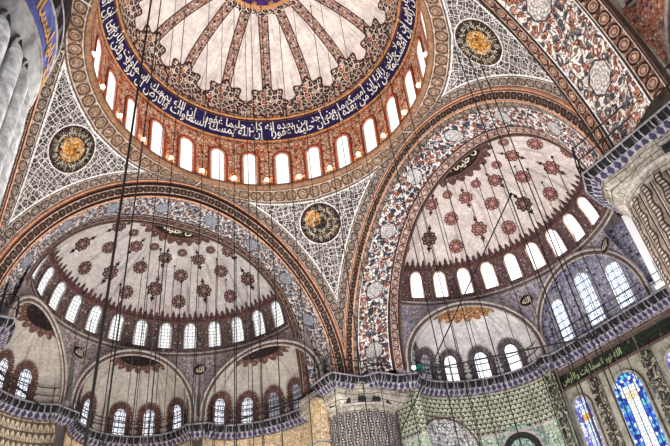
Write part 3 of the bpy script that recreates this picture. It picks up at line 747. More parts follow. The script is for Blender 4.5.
def half_dome(H, label, shell, zone, medals, a0, a1, wstep, wks, wlab, glass, crown, da=0., medal_a=None):
    root = st('half_dome', label, 'half dome')
    n = 97; az = np.linspace(a0, a1, n)
    ex = np.linspace(0, E1, 8); EE, AA = np.meshgrid(ex, az, indexing='ij')
    gridobj('window_zone', H.pt(AA, EE), np.stack([AA*H.R, EE*8], -1), MT[zone], root)
    ex = np.linspace(E1, PI/2, 24); EE, AA = np.meshgrid(ex, az, indexing='ij')
    gridobj('shell', H.pt(AA, EE), np.stack([AA*8, EE*9], -1), MT[shell], root)
    # toothed frieze
    m = MB(); ex = np.linspace(E1-.015, E2, 3); EE, AA = np.meshgrid(ex, az, indexing='ij'); m.grid(H.pt(AA, EE, .02), np.stack([AA*H.R, EE*8], -1))
    step = .56/H.R; k = 0; a = a0
    hgt = (E3-E2)
    while a+step <= a1+1e-6:
        big = 1. if k % 2 == 0 else .72
        sh = [(-.5, -.02), (.5, -.02), (.46, .30), (.26, .46), (.30, .66), (.0, 1.12), (-.30, .66), (-.26, .46), (-.46, .30)]
        pts = np.array([(a+step*(.5+x), E2+hgt*y*big) for x, y in sh])
        m.add(H.pt(pts[:, 0], pts[:, 1], .03), [tuple(range(len(sh)))], np.stack([pts[:, 0]*H.R, pts[:, 1]*8], -1)); a += step; k += 1
    m.build('tooth_frieze', MT['tooth'], root)
    m = MB(); ex = np.linspace(E1-.025, E1+.0, 2); EE, AA = np.meshgrid(ex, az, indexing='ij'); m.grid(H.pt(AA, EE, .04), np.stack([AA*H.R, EE*8], -1)); m.build('frieze_line', MT['crownring'], root)
    # ring cornice
    for (r, z, t, mt) in ((H.R-.02, 28.55, .11, 'stripe'), (H.R-.1, 28.32, .07, 'striped'), (H.R-.02, 28.1, .09, 'stripe')):
        m = MB(); m.tube([H.ring(np.array(x), r, z) for x in az], t, 6); m.build('ring_moulding', MT[mt], root, True)
    # crown
    ph = np.linspace(a0, a1, n)
    def cap(name, r0, r1, d, mat, lob=0., k=0):
        rows = []; uv = []
        for t in np.linspace(0, 1, 6):
            rr = r0+(r1+lob*np.abs(np.cos(k*ph))-r0)*t; rows.append(H.pt(ph, np.arccos(np.clip(rr/H.R, 0, 1)), d)); uv.append(np.stack([rr*np.cos(ph), rr*np.sin(ph)], -1))
        return gridobj(name, np.array(rows), np.array(uv), mat, root)
    if crown:
        cap('crown_fringe', 3.0, 3.5, .03, MT['fringe'], .5, 14); cap('crown_outline', .02, 3.25, .045, MT['crownring']); cap('crown_disc', .02, 3.05, .06, MT['crown'])
        TV, TF = text_mesh('إنه كان حليما غفورا', .02); w, h = TV[:, 0].max(), TV[:, 1].max(); m = MB()
        aa_ = PI*.42-TV[:, 0]/w*PI*.84; rr = 1.9+1.0*(1-TV[:, 1]/h)
        m.add(H.pt(-aa_*-1., np.arccos(rr/H.R), .09), TF); m.build('crown_lettering', MT['crownletter'], root)
    # medallions
    def disc(a_, e_, rad, mat, lobes=0, finial=False):
        m = MB(); ph_ = np.linspace(0, 2*PI, 33); rows = []
        for t in np.linspace(.02, 1, 5):
            rho = rad*t*(1+(.10*np.cos(lobes*ph_) if lobes else 0)); rows.append(np.stack([rho*np.cos(ph_), rho*np.sin(ph_)], -1))
        pq = np.array(rows); m.grid(H.decal(a_, e_, pq, .025), pq*(.58/rad))
        if finial:
            for sg in (1, -1):
                tl = np.array([(.07, .95), (.07, 1.12), (.20, 1.18), (.30, 1.38), (.18, 1.5), (.12, 1.62), (0, 1.98), (-.12, 1.62), (-.18, 1.5), (-.30, 1.38), (-.20, 1.18), (-.07, 1.12), (-.07, .95)])*rad
                tl[:, 1] *= sg; m.add(H.decal(a_, e_, tl, .025), [tuple(range(len(tl)))], tl)
        return m.build('medallion', mat, root, False)
    for j in range(-3, 4):
        A_ = R_(31.4*j+da)
        if a0 < A_ < a1:
            disc(A_, R_(40.3), .68, MT[medals[1] if j % 2 else medals[2]], 8, True); disc(A_, R_(59.5), .60, MT[medals[1]], 8, True)
        A_ = R_(31.4*(j+.5)+da)
        if a0 < A_ < a1:
            disc(A_, R_(34), .64, MT[medals[0]], 16); disc(A_, R_(50.2), .64, MT[medals[0]], 16); disc(A_, R_(64), .44, MT[medals[0]], 12)
    for i, k in enumerate(wks):
        ac = R_(wstep*k+da*0)
        def S(pq, d, ac=ac):
            e = .055+pq[..., 1]/H.lat(.15); return H.pt(ac-pq[..., 0]/H.R, e, d)
        window(S, .52, 2.2, glass, [(0, .10, .06, .08, 'greyframe' if glass == 'gA' else 'paleframe', 'reveal'), (.10, .20, .05, .05, 'darkframe', 'frame')],
               wlab % ORD[i])
    return root
HA = HalfDome(0.07, 15.65, 10.82, PI/2); HB = HalfDome(15.92, -.26, 10.9, 0.); HC = HalfDome(0., -18.0, 11.3, -PI/2)
half_dome(HA, 'left half dome of grey plaster with dark red medallions and lattice windows', 'shellA', 'zoneA', ('medal', 'medal', 'medaldark'), R_(-88), R_(88), 12.28, range(6, -7, -1), 'narrow lattice window under the left half dome, %s from left', 'gA', True, -2.)
half_dome(HB, 'right half dome of rose plaster with red medallions and white windows', 'shellB', 'zoneB', ('medalred', 'medalred', 'medaldark'), R_(-88), R_(88), 11.8, range(6, -5, -1), 'white arched window under the right half dome, %s from left', 'gB', True, .5)
half_dome(HC, 'red patterned edge of a third half dome behind the broad floral arch', 'shellB', 'drum', ('medalred', 'medalred', 'medalred'), R_(18), R_(88), 11.8, [], '', 'gB', False)

# ------------------------------------------------------------------ exedrae below the half domes
class Exedra:
    def __init__(s, mx, my, th, a, d, Hc=5.55): s.m = np.array([mx, my]); s.th = th; s.a = a; s.d = d; s.Hc = Hc; s.zs = 22.6
    def loc(s, x, y, z):                      # x to the right seen from the hall, y away from the hall
        n = np.array([math.cos(s.th), math.sin(s.th)]); t = np.array([math.sin(s.th), -math.cos(s.th)])
        x, y, z = np.broadcast_arrays(np.asarray(x, float), y, z)
        return np.stack([s.m[0]+t[0]*x+n[0]*y, s.m[1]+t[1]*x+n[1]*y, z], -1)
    def pt(s, al, h, d=0.):                   # al 0 right .. pi left, h metres up the surface
        hw = s.zs-ZD; e = np.clip((h-hw)/s.Hc, 0, PI/2); k = 1-d/4.
        z = np.where(h < hw, ZD+h, s.zs+s.Hc*np.sin(e)*k)
        return s.loc(s.a*np.cos(al)*np.cos(e)*k, s.d*np.sin(al)*np.cos(e)*k, z)
def arch_zone(H, a0, a1, X, root, mat, roundel_side):
    """wall between the ring cornice and the arch of an exedra (or of the flat bay)"""
    n = 61; th = np.linspace(0, PI, n); rows = []; uv = []
    top = H.ring(np.linspace(a0, a1, n), H.R-.05, 28.35)
    x = X.a*1.06*np.cos(th); z = X.zs+X.Hc*1.03*np.sin(th)
    bot = X.loc(x, 0*x-.05, z)
    # legs down to the deck
    rows = [top*(1-t)+bot*t for t in np.linspace(0, 1, 9)]
    P = np.array(rows); L = np.linalg.norm(P-P[:1], axis=2)
    gridobj('spandrel', P, np.stack([np.broadcast_to(np.linspace(a0, a1, n)*H.R, L.shape), L], -1), MT[mat], root)
    m = MB()
    for sg in (1, -1):
        q = X.loc(np.array([X.a*1.06*sg, (X.a*1.06+.9)*sg]), np.array([-.05, .3]), 22.6); w = q.copy(); w[:, 2] = ZD; m.grid(np.array([q, w]))
    m.build('springer', MT[mat], root)
def arch_rolls(X, root, s0=1.0):
    for k, (f, off, t, mt) in enumerate(((1.045, -.12, .12, 'stripe'), (1.0, -.08, .08, 'striped'), (.97, -.02, .08, 'stripe'))):
        m = MB(); th = np.linspace(0, PI, 49)
        pts = [X.loc(X.a*f*s0, off, ZD+.02)]+[X.loc(X.a*f*s0*math.cos(q), off, X.zs+X.Hc*f*math.sin(q)) for q in th]+[X.loc(-X.a*f*s0, off, ZD+.02)]
        m.tube(pts, t, 6); m.build('arch_moulding', MT[mt], root, True)
def exedra(X, label, conch, fringe, als, wlab, H, a0, a1, spand, saw='saw', ww=.5, wh=2.3):
    root = st('exedra', label, 'apse')
    arch_zone(H, a0, a1, X, root, spand, None); arch_rolls(X, root)
    al = np.linspace(0, PI, 49); hs = np.concatenate([[0, .8], .8+np.linspace(0, PI/2*X.Hc, 20)[1:]])
    HS, AL = np.meshgrid(hs, al, indexing='ij'); gridobj('conch', X.pt(AL, HS), np.stack([AL*4, HS], -1), MT[conch], root)
    def cap(name, r0, r1, d, mat, lob=0., k=0):
        ph = np.linspace(0, PI, 97); rows = []; uv = []
        for t in np.linspace(0, 1, 5):
            rr = r0+(r1+lob*np.abs(np.cos(k*ph))-r0)*t; e = np.arccos(np.clip(rr, 0, 1)); rows.append(X.pt(ph, .8+e*X.Hc, d)); uv.append(np.stack([rr*4*np.cos(ph), rr*4*np.sin(ph)], -1))
        return gridobj(name, np.array(rows), np.array(uv), MT[mat], root)
    cap('crown_fringe', .3, .44, .03, fringe, .09, 9); cap('crown_disc', .02, .36, .06, 'crown' if fringe == 'fringe' else 'fringegold')
    for i, (a_, g) in enumerate(als):
        def S(pq, d, a_=a_):
            rl = math.hypot(X.a*math.sin(a_), X.d*math.cos(a_)); return X.pt(a_+pq[..., 0]*-1./rl*-1.*-1., pq[..., 1]+.05, d+.02)
        window(S, ww, wh, g, [(0, .10, .07, .07, 'darkframe', 'frame')], wlab % ORD[i], saw=(.10, .50, .72, saw))
    return root
AL5 = [R_(x) for x in (172, 132, 92, 50, 9)]
XAc = Exedra(0.05, 25.1, PI/2, 4.85, 4.3, 4.95); XAr = Exedra(8.65, 19.6, R_(30), 5.75, 3.5, 4.4); XAl = Exedra(-8.65, 19.6, R_(150), 5.5, 3.5, 4.05)
XBl = Exedra(21.7, 7.2, R_(54), 5.3, 3.3, 4.6); XBf = Exedra(26.35, -.7, 0., 4.9, .3, 5.2)
exedra(XAc, 'middle grey apse below the left half dome with dark crown oval', 'conchA', 'fringe', [(R_(a), 'gex') for a in (166, 134, 92, 61, 27)], 'leaded arched window with saw-tooth surround in the middle apse, %s from left', HA, R_(-30), R_(30), 'spandA')
exedra(XAr, 'grey apse right of the middle one below the left half dome', 'conchA', 'fringe', [(R_(158), 'gex'), (R_(125), 'gex'), (R_(98), 'gexdark'), (R_(72), 'gexdark')], 'leaded arched window with saw-tooth surround in the apse beside the centre pier, %s from left', HA, R_(-90), R_(-30), 'spandA')
exedra(XAl, 'grey apse cut by the left edge of the photo, dark crown oval', 'conchA', 'fringe', [(R_(70), 'gex'), (R_(43), 'gex')], 'leaded arched window with saw-tooth surround in the leftmost apse, %s from left', HA, R_(30), R_(90), 'spandA')
exedra(XBl, 'pale apse with gold crown oval below the right half dome', 'conchB', 'fringegold', [(R_(165), 'gexdark'), (R_(139), 'gexdark'), (R_(109), 'gexB'), (R_(79), 'gexB'), (R_(47), 'gexB')], 'arched window with grey saw-tooth surround in the pale right apse, %s from left', HB, R_(24), R_(84), 'spandB', 'sawgrey', .55, 2.3)
XCr = Exedra(9.25, -23.2, R_(-30), 5.5, 3.5, 4.45)
exedra(XCr, 'grey apse with red patterned spandrel at the upper right edge', 'conchB', 'fringe', [], '', HC, R_(30), R_(90), 'spandC')
# small calligraphy roundels on the spandrels
def small_roundel(H, a, z, r, zz):
    root = None
    n = np.array([math.cos(H.th+a), math.sin(H.th+a), 0]); t = np.array([-n[1], n[0], 0]); c = np.array([H.c[0]+(H.R-.35)*n[0], H.c[1]+(H.R-.35)*n[1], z])
    tilt = np.array([-.25*n[0], -.25*n[1], -1.]); tilt = -tilt/np.linalg.norm(tilt)
    o = st('spandrel_roundel', zz, 'roundel')
    for rad, d, mt, nm in ((r*1.35, 0, 'stripe', 'outline'), (r*1.2, .03, 'striped', 'rim'), (r, .06, 'crown', 'disc')):
        ph = np.linspace(0, 2*PI, 28, endpoint=False); pts = [c-n*d+rad*(math.cos(p)*t+math.sin(p)*tilt) for p in ph]
        m = MB(); m.fan(c-n*d, pts, (0, 0), [(rad*math.cos(p), rad*math.sin(p)) for p in ph]); m.build(nm, MT[mt], o)
    TV, TF = text_mesh('الله', .03); w, h = TV[:, 0].max(), TV[:, 1].max(); m = MB()
    x = (TV[:, 0]-w/2)/w*r*1.4; y = (TV[:, 1]-h/2)/h*r*1.3
    m.add([c-n*.09+(-a_)*t+b_*tilt for a_, b_ in zip(x, y)], TF); m.build('lettering', MT['crownletter'], o)
small_roundel(HA, R_(30), 26.6, .52, 'black calligraphy roundel between the leftmost and middle apses')
small_roundel(HA, R_(-30), 26.7, .52, 'black calligraphy roundel between the middle apse and the centre pier apse')
small_roundel(HB, R_(22.5), 26.6, .52, 'black calligraphy roundel between the pale right apse and blue tiled bay')
small_roundel(HB, R_(-24), 26.6, .55, 'black calligraphy roundel between the blue tiled bay and the right pier')

# flat tiled bay under the right half dome
bay = st('wall_tiled_bay', 'blue tiled bay with three tall leaded windows right of the pale apse', 'wall')
arch_zone(HB, R_(-24), R_(24), XBf, bay, 'spandB', None); arch_rolls(XBf, bay)
P = np.array([[(26.9, y, z) for y in np.linspace(5.2, -6.6, 12)] for z in (20.6, 22.6, 25, 28.4)]); gridobj('tiled_wall', P, P[..., 1:], MT['tileblue'], bay)
for i, (yc, h, w, z0) in enumerate(((2.0, 3.5, .62, 22.3), (-.85, 4.35, .72, 22.3), (-3.6, 3.6, .66, 22.3))):
    def S(pq, d, yc=yc, z0=z0): return np.stack([26.9-d-.02+0*pq[..., 0], yc-pq[..., 0], z0+pq[..., 1]], -1)
    window(S, w, h, 'gtymp', [(0, .14, .10, .10, 'greyframe', 'frame'), (.14, .34, .05, .05, 'tileblue', 'tile_surround')], 'tall blue-white leaded window in the tiled bay, %s from left' % ORD[i])
# wall below the bay
lw = st('wall_lower_right', 'grey green stone wall with stained glass below the tiled bay', 'wall')
P = np.array([[(27.1, y, z) for y in np.linspace(5.6, -9, 16)] for z in (0, 8, 12, 16, 20.7)]); gridobj('stone_wall', P, P[..., 1:], MT['greystone'], lw)
def wallquad(name, y0, y1, z0, z1, x, mat, parent, n=8):
    P = np.array([[(x, y, z) for y in np.linspace(y0, y1, n)] for z in np.linspace(z0, z1, 6)]); U = np.stack([P[..., 2]-z0, P[..., 1]-(y0+y1)/2], -1); return gridobj(name, P, U, MT[mat], parent, False)
wallquad('inscription_panel', 4.25, -8, 19.15, 20.15, 27.02, 'panelgreen', lw, 20)
TV, TF = text_mesh('الله نور السماوات والأرض', .015); w, h = TV[:, 0].max(), TV[:, 1].max(); m = MB()
m.add([(26.97, 4.05-x/w*5.6, 19.22+y/h*.85) for x, y in TV], TF); m.build('inscription', MT['greenletter'], lw)
m = MB()
for z in (20.28, 19.02): m.box((27.0, -1.8, z), (1, 0, 0), (0, 1, 0), (0, 0, 1), .08, 6.2, .07)
m.box((27.0, 4.4, 19.65), (1, 0, 0), (0, 1, 0), (0, 0, 1), .08, .09, .7); m.build('panel_frame', MT['striped'], lw)
for y0, y1 in ((1.95, .95), (-2.6, -3.6), (5.15, 4.55), (-6.2, -7.)): wallquad('scroll_pilaster', y0, y1, 9, 18.9, 27.0, 'scroll', lw, 5)
for i, (yc, w, h, z0, g) in enumerate(((3.1, .55, 5.2, 12.6, 'gst1'), (-.95, .98, 5.6, 12.3, 'gst2'), (-5.0, .6, 5.2, 12.6, 'gst1'))):
    def S(pq, d, yc=yc, z0=z0): return np.stack([27.05-d-.02+0*pq[..., 0], yc-pq[..., 0], z0+pq[..., 1]], -1)
    window(S, w, h, g, [(0, .12, .10, .10, 'gst1' if g == 'gst1' else 'gst2', 'glass_border'), (.12, .30, .14, .14, 'greystone', 'frame'), (.30, .36, .06, .06, 'striped', 'frame_line')],
           ('violet stained glass window just right of the green apse wall', 'broad blue stained glass window below the inscription panel', 'narrow stained glass window at the right edge of the photo')[i])
sunlit_strip = MB(); sunlit_strip.box((26.6, -6.62, 25.3), (1, 0, 0), (0, 1, 0), (0, 0, 1), .25, .34, 3.4)  # strip standing for a sunlit wall sliver, sunlight put into its white
sunlit_strip.box((26.55, -6.62, 22.0), (1, 0, 0), (0, 1, 0), (0, 0, 1), .34, .42, .14); sunlit_strip.box((26.55, -6.62, 28.6), (1, 0, 0), (0, 1, 0), (0, 0, 1), .34, .42, .14)
tag(sunlit_strip.build('pilaster', MT['white']), 'sunlit white wall strip with painted-in sunlight beside the right pier', 'pilaster', None, 'structure')

# ------------------------------------------------------------------ gallery decks and cornices
def arc_local(X, n=25, a0=PI, a1=0., grow=0.):
    al = np.linspace(a0, a1, n); q = X.loc((X.a-.55+grow)*np.cos(al), (X.d-.45+grow)*np.sin(al), ZD); return [tuple(p[:2]) for p in q]
def clean_path(p):
    o = [np.array(p[0])]
    for q in p[1:]:
        if np.linalg.norm(np.array(q)-o[-1]) > .12: o.append(np.array(q))
    return np.array(o)
PIER1 = [(10.87, 14.9), (10.9, 13.0), (11.1, 12.2), (12.5, 12.15), (13.8, 12.1), (14.6, 10.95), (16.4, 10.9)]
mir = lambda L: [(-x, y) for x, y in reversed(L)]
PATH_A = clean_path(mir([(10.87, 14.9), (10.9, 13.0), (11.1, 12.2), (12.5, 12.15)])+arc_local(XAl)+arc_local(XAc)+arc_local(XAr)+PIER1+arc_local(XBl)+[(26.25, 3.6), (26.25, 0), (26.25, -4), (26.25, -7.5)])
PATH_P3 = clean_path([(16.5, -10.9), (14.4, -11.0), (12.9, -11.3), (11.5, -12.2), (11.5, -14), (11.45, -16), (11.4, -18), (11.3, -22)])
def normals(P):
    d = np.gradient(P, axis=0); d /= np.linalg.norm(d, axis=1)[:, None]; n = np.stack([d[:, 1], -d[:, 0]], -1)
    for _ in range(1): n[1:-1] = (n[:-2]+2*n[1:-1]+n[2:]); n /= np.linalg.norm(n, axis=1)[:, None]
    return n
def densify(P, st_=.3):
    o = []
    for a, b in zip(P[:-1], P[1:]):
        k = max(1, int(np.linalg.norm(b-a)/st_)); o += [a+(b-a)*i/k for i in range(k)]
    return np.array(o+[P[-1]])
def sweep(name, P, prof, mat, parent, uvc=True):
    n = normals(P); L = np.concatenate([[0], np.cumsum(np.linalg.norm(np.diff(P, axis=0), axis=1))])
    prof = np.array(prof, float); ln = np.concatenate([[0], np.cumsum(np.linalg.norm(np.diff(prof, axis=0), axis=1))])
    rows = [np.column_stack([P+n*o, np.full(len(P), z)]) for o, z in prof]
    uv = [np.stack([L, np.full(len(P), ln[-1]/2-l)], -1) for l in ln]
    return gridobj(name, np.array(rows), np.array(uv), MT[mat], parent, False)
def cornice(P0, label, k=.85):
    root = st('gallery_cornice', label, 'cornice'); P = densify(P0)
    Z = lambda d: ZD-d*k
    sweep('deck', P, [(-.8, ZD), (0, ZD)], 'deck', root)
    sweep('rim', P, [(0, ZD), (.03, Z(.05)), (.03, Z(.12)), (-.04, Z(.16))], 'bracket', root)
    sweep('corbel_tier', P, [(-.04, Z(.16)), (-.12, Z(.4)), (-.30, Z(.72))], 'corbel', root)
    sweep('middle_rim', P, [(-.30, Z(.72)), (-.26, Z(.75)), (-.28, Z(.79))], 'bracket', root)
    sweep('tooth_tier', P, [(-.28, Z(.79)), (-.42, Z(1.0)), (-.62, Z(1.22))], 'teeth', root)
    sweep('base_moulding', P, [(-.62, Z(1.22)), (-.60, Z(1.3)), (-.75, Z(1.36)), (-.8, ZB-.1)], 'striped', root)
    n = normals(P); L = np.concatenate([[0], np.cumsum(np.linalg.norm(np.diff(P, axis=0), axis=1))]); m = MB()
    for s in np.arange(.3, L[-1], .52):          # projecting brackets along the corbel tier
        i = min(np.searchsorted(L, s), len(P)-1); q = P[i]; nn = n[i]; t = np.array([-nn[1], nn[0]])
        a = [np.append(q+nn*o+t*w, z) for o, z in ((.0, Z(.2)), (-.06, Z(.52)), (-.30, Z(.72))) for w in (-.035, .035)]
        m.add(a, [(0, 1, 3, 2), (2, 3, 5, 4)])
    m.build('bracket_row', MT['bracket'], root)
    m = MB()
    for s in np.arange(.1, L[-1], .42):
        i = min(np.searchsorted(L, s), len(P)-1); q = P[i]; nn = n[i]; t = np.array([-nn[1], nn[0]])
        a = [np.append(q+nn*-.60+t*-.18, Z(1.2)), np.append(q+nn*-.60+t*.18, Z(1.2)), np.append(q+nn*-.62, Z(1.5))]
        m.add(a, [(0, 1, 2)])
    m.build('pendant_teeth', MT['teeth'], root)
    return root
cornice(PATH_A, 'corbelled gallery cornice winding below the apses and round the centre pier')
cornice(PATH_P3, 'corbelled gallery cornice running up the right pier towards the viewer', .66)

# ------------------------------------------------------------------ iron railings
RAILN = 0
def railing(P0, label, hook=False, ht=1.25):
    root = empty('gallery_railing', label, 'railing', group='black iron railings along the gallery'); P = densify(clean_path(P0), .4); n = normals(P); Q = P-n*.12
    for z in (ht*.5, ht):
        m = MB(); m.tube([(a, b, ZD+z) for a, b in Q], .042, 5); m.build('rail', MT['iron'], root)
    L = np.concatenate([[0], np.cumsum(np.linalg.norm(np.diff(Q, axis=0), axis=1))])
    for s in np.arange(.1, L[-1], 1.75):
        i = min(np.searchsorted(L, s), len(Q)-1); q = Q[i]; nn = n[i]; m = MB()
        m.tube([(q[0], q[1], ZD), (q[0], q[1], ZD+ht), (q[0]-nn[0]*.05, q[1]-nn[1]*.05, ZD+ht+.1)], .046, 5); m.build('post', MT['iron'], root)
    if hook:
        for s in (L[-1]*.02, L[-1]*.98):
            i = min(np.searchsorted(L, s), len(Q)-1); q = Q[i]; nn = n[i]
            m = MB(); m.tube([(q[0], q[1], ZD), (q[0], q[1], ZD+2.1)]+[(q[0]-nn[0]*(.5-.5*math.cos(t)), q[1]-nn[1]*(.5-.5*math.cos(t)), ZD+2.1+.5*math.sin(t)) for t in np.linspace(0, PI, 8)]+[(q[0]-nn[0], q[1]-nn[1], ZD)], .04, 5); m.build('hooped_end', MT['iron'], root)
    return root
railing(mir([(10.88, 14.0), (10.9, 13.0), (11.1, 12.2), (12.4, 12.15)]), 'black iron railing on the pier corner at the left edge of the photo', True)
railing(arc_local(XAl), 'black iron railing across the leftmost apse')
railing(arc_local(XAc), 'black iron railing across the middle apse below the left half dome', True)
railing(arc_local(XAr)[:-4], 'black iron railing curving across the apse beside the centre pier', True)
railing(PIER1, 'black iron railing round the top of the centre pier', True)
railing(arc_local(XBl)[1:], 'black iron railing across the pale right apse')
railing([(26.25, 3.4), (26.25, 0), (26.25, -6.8)], 'black iron railing before the blue tiled bay', True)
railing([(15, -10.95), (12.9, -11.3), (11.5, -12.2), (11.5, -14), (11.45, -16), (11.4, -19)], 'black iron railing on the right pier in front of the floral arch', True, 1.75)

# ------------------------------------------------------------------ piers
def pier(cx, cy, r, ztop, label, mat, poly, nfl=24, headc='collar'):
    root = st('pier', label, 'pier'); n = nfl*8+1; ph = np.linspace(0, 2*PI, n); k = np.abs(np.sin(ph*nfl/2)); rad = r*(.965+.05*k)
    zs = [0, 4, 8, 12, 15, ztop-1.2, ztop-.5]
    P = np.array([np.stack([cx+rad*np.cos(ph), cy+rad*np.sin(ph), 0*ph+z] , -1) for z in zs]); U = np.array([np.stack([ph*r, 0*ph+z], -1) for z in zs])
    # round flute heads
    hd = np.stack([cx+r*(.965+.05*k*.3)*np.cos(ph), cy+r*(.965+.05*k*.3)*np.sin(ph), ztop-.5+.5*k], -1)
    P = np.concatenate([P, hd[None]]); U = np.concatenate([U, np.stack([ph*r, ztop-.5+.5*k], -1)[None]]); gridobj('fluted_shaft', P, U, MT[mat], root)
    # stone collar and spread up to the cornice polygon
    rows = [np.stack([cx+r*1.0*np.cos(ph), cy+r*1.0*np.sin(ph), 0*ph+ztop-.6], -1), np.stack([cx+r*1.02*np.cos(ph), cy+r*1.02*np.sin(ph), 0*ph+ztop+.02], -1)]
    pg = np.array(poly, float); seg = []
    for a in ph:
        d = np.array([math.cos(a), math.sin(a)]); best = r*1.05
        for i in range(len(pg)):
            p, q = pg[i]-(cx, cy), pg[(i+1) % len(pg)]-(cx, cy); e = q-p; den = d[0]*e[1]-d[1]*e[0]
            if abs(den) < 1e-9: continue
            t = (p[0]*e[1]-p[1]*e[0])/den; s = (p[0]*d[1]-p[1]*d[0])/den
            if t > 0 and -1e-6 <= s <= 1+1e-6: best = max(best, t)
        seg.append(best)
    seg = np.array(seg)
    for t, z in ((.45, ztop+.25), (.85, ztop+.62), (1., ZB+.02), (1., ZD-.02)):
        rr = r*1.02*(1-t)+(seg-.72)*t; rr = np.maximum(rr, r*1.02); rows.append(np.stack([cx+rr*np.cos(ph), cy+rr*np.sin(ph), 0*ph+z], -1))
    P = np.array(rows); U = np.array([np.stack([ph*r*1.2, q[:, 2]], -1) for q in rows]); gridobj('stone_collar', P, U, MT[headc], root)
    m = MB(); m.fan((cx, cy, ZD-.03), [tuple(q) for q in rows[-1][:-1]]); m.build('deck_cap', MT['deck'], root)
    for z, t in ((ztop+.06, .07), (ztop-.02, .05)): ringtube('astragal', r*1.02, z, t, MT['stripe'], root, cx, cy)
    # small pierced slots under the cornice
    m = MB()
    for a in np.linspace(R_(200), R_(330), 7):
        q = (cx+r*1.06*math.cos(a), cy+r*1.06*math.sin(a), ztop+.3); m.box(q, (math.cos(a), math.sin(a), 0), (-math.sin(a), math.cos(a), 0), (0, 0, 1), .12, .3, .16)
    m.build('pierced_slots', MT['darkvoid'], root)
    return root
pier(15, 15, 2.95, 19.6, 'centre pier with grey painted flutes below the gallery cornice', 'flute', [(10.85, 18.5), (10.9, 13), (11.1, 12.2), (13.8, 12.1), (14.6, 10.95), (18.5, 10.9), (18.5, 18.5)], 32)
pier(15.0, -15.2, 3.0, 19.9, 'right pier with brown painted flutes cut by the right edge', 'fluteb', [(18.5, -10.9), (14.4, -11), (12.9, -11.3), (11.5, -12.2), (11.45, -16), (11.4, -19), (18.5, -19)], 21)
pier(-15, 15, 2.95, 19.6, 'left pier mostly hidden behind the near stone pier', 'flute', [(-10.85, 18.5), (-10.9, 13), (-11.1, 12.2), (-13.8, 12.1), (-14.6, 10.95), (-18.5, 10.9), (-18.5, 18.5)])
# near pier: plain stone flutes, blue belt with gold lettering
np_ = st('pier', 'near grey stone pier with blue and gold calligraphy belt, top left', 'pier')
cx, cy, r = -16.32, -15.3, 2.95
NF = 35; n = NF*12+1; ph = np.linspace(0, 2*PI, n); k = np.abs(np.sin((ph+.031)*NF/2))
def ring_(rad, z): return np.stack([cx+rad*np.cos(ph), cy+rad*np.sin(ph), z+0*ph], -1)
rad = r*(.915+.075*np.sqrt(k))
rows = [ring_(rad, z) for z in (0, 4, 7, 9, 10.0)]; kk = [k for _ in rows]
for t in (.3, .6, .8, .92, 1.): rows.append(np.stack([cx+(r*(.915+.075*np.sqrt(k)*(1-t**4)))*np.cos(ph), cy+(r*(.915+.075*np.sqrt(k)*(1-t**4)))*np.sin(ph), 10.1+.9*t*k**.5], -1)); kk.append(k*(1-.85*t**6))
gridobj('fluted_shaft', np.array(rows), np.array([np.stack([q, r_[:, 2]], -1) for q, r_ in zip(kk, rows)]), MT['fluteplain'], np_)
gridobj('plain_neck', np.array([ring_(r*.912, 9.6), ring_(r*.93, 11.0), ring_(r*.975, 11.2), ring_(r*.995, 11.42)]), np.array([np.stack([ph*r, 0*ph+z], -1) for z in (9.6, 10.9, 11.2, 11.5)]), MT['marble'], np_)
m = MB()
for f in range(NF):          # carved rim round every flute head
    a0_ = -.031+2*PI*f/NF; aa_ = np.linspace(a0_+.02, a0_+2*PI/NF-.02, 15); kq = np.abs(np.sin((aa_+.031)*NF/2))
    zz_ = 10.1+.98*kq**.5; pts = [(cx+r*.925*math.cos(aa_[0]), cy+r*.925*math.sin(aa_[0]), 5.)]+[(cx+r*.935*math.cos(a), cy+r*.935*math.sin(a), z) for a, z in zip(aa_, zz_)]+[(cx+r*.925*math.cos(aa_[-1]), cy+r*.925*math.sin(aa_[-1]), 5.)]
    m.tube(pts, .034, 5)
m.build('flute_rims', MT['rimgrey'], np_)
BELT = [(11.42, 2.95), (11.7, 2.99), (12.0, 3.03), (12.28, 3.06)]
gridobj('calligraphy_belt', np.array([ring_(q, z) for z, q in BELT]), np.array([np.stack([ph*r, 0*ph+z], -1) for z, q in BELT]), MT['bluedeep'], np_)
EDG = [(12.28, 3.06), (12.9, 3.13), (13.4, 3.15), (13.5, 3.1), (13.55, 2.9)]
gridobj('patterned_edge', np.array([ring_(q, z) for z, q in EDG]), np.array([np.stack([ph*r, (0*ph+z-12.9)*.55], -1) for z, q in EDG]), MT['corbel'], np_)
gridobj('upper_shaft', np.array([ring_(r*.97, 13.5), ring_(r*.95, 16), ring_(r*.95, 30)]), np.array([np.stack([ph*r, 0*ph+z], -1) for z in (13.5, 16, 30)]), MT['stonewarm'], np_)
for z, q, t, mt in ((11.42, 2.94, .035, 'stripe'), (12.28, 3.06, .03, 'stripe'), (12.75, 3.115, .02, 'stripe'), (13.46, 3.12, .04, 'iron')): ringtube('belt_moulding', q, z, t, MT[mt], np_, cx, cy)
TV, TF = text_mesh(VERSE, .03); w, h = TV[:, 0].max(), TV[:, 1].max(); m = MB()
for rep in range(2):
    a = PI/2+2.2-(rep*w+TV[:, 0])*(.50/h/1.)/r; z = 11.47+TV[:, 1]/h*.78; rq = np.interp(z, [q[0] for q in BELT], [q[1] for q in BELT])+.02; m.add(np.stack([cx+rq*np.cos(a), cy+rq*np.sin(a), z], -1), TF)
m.build('gold_lettering', MT['goldletter'], np_)

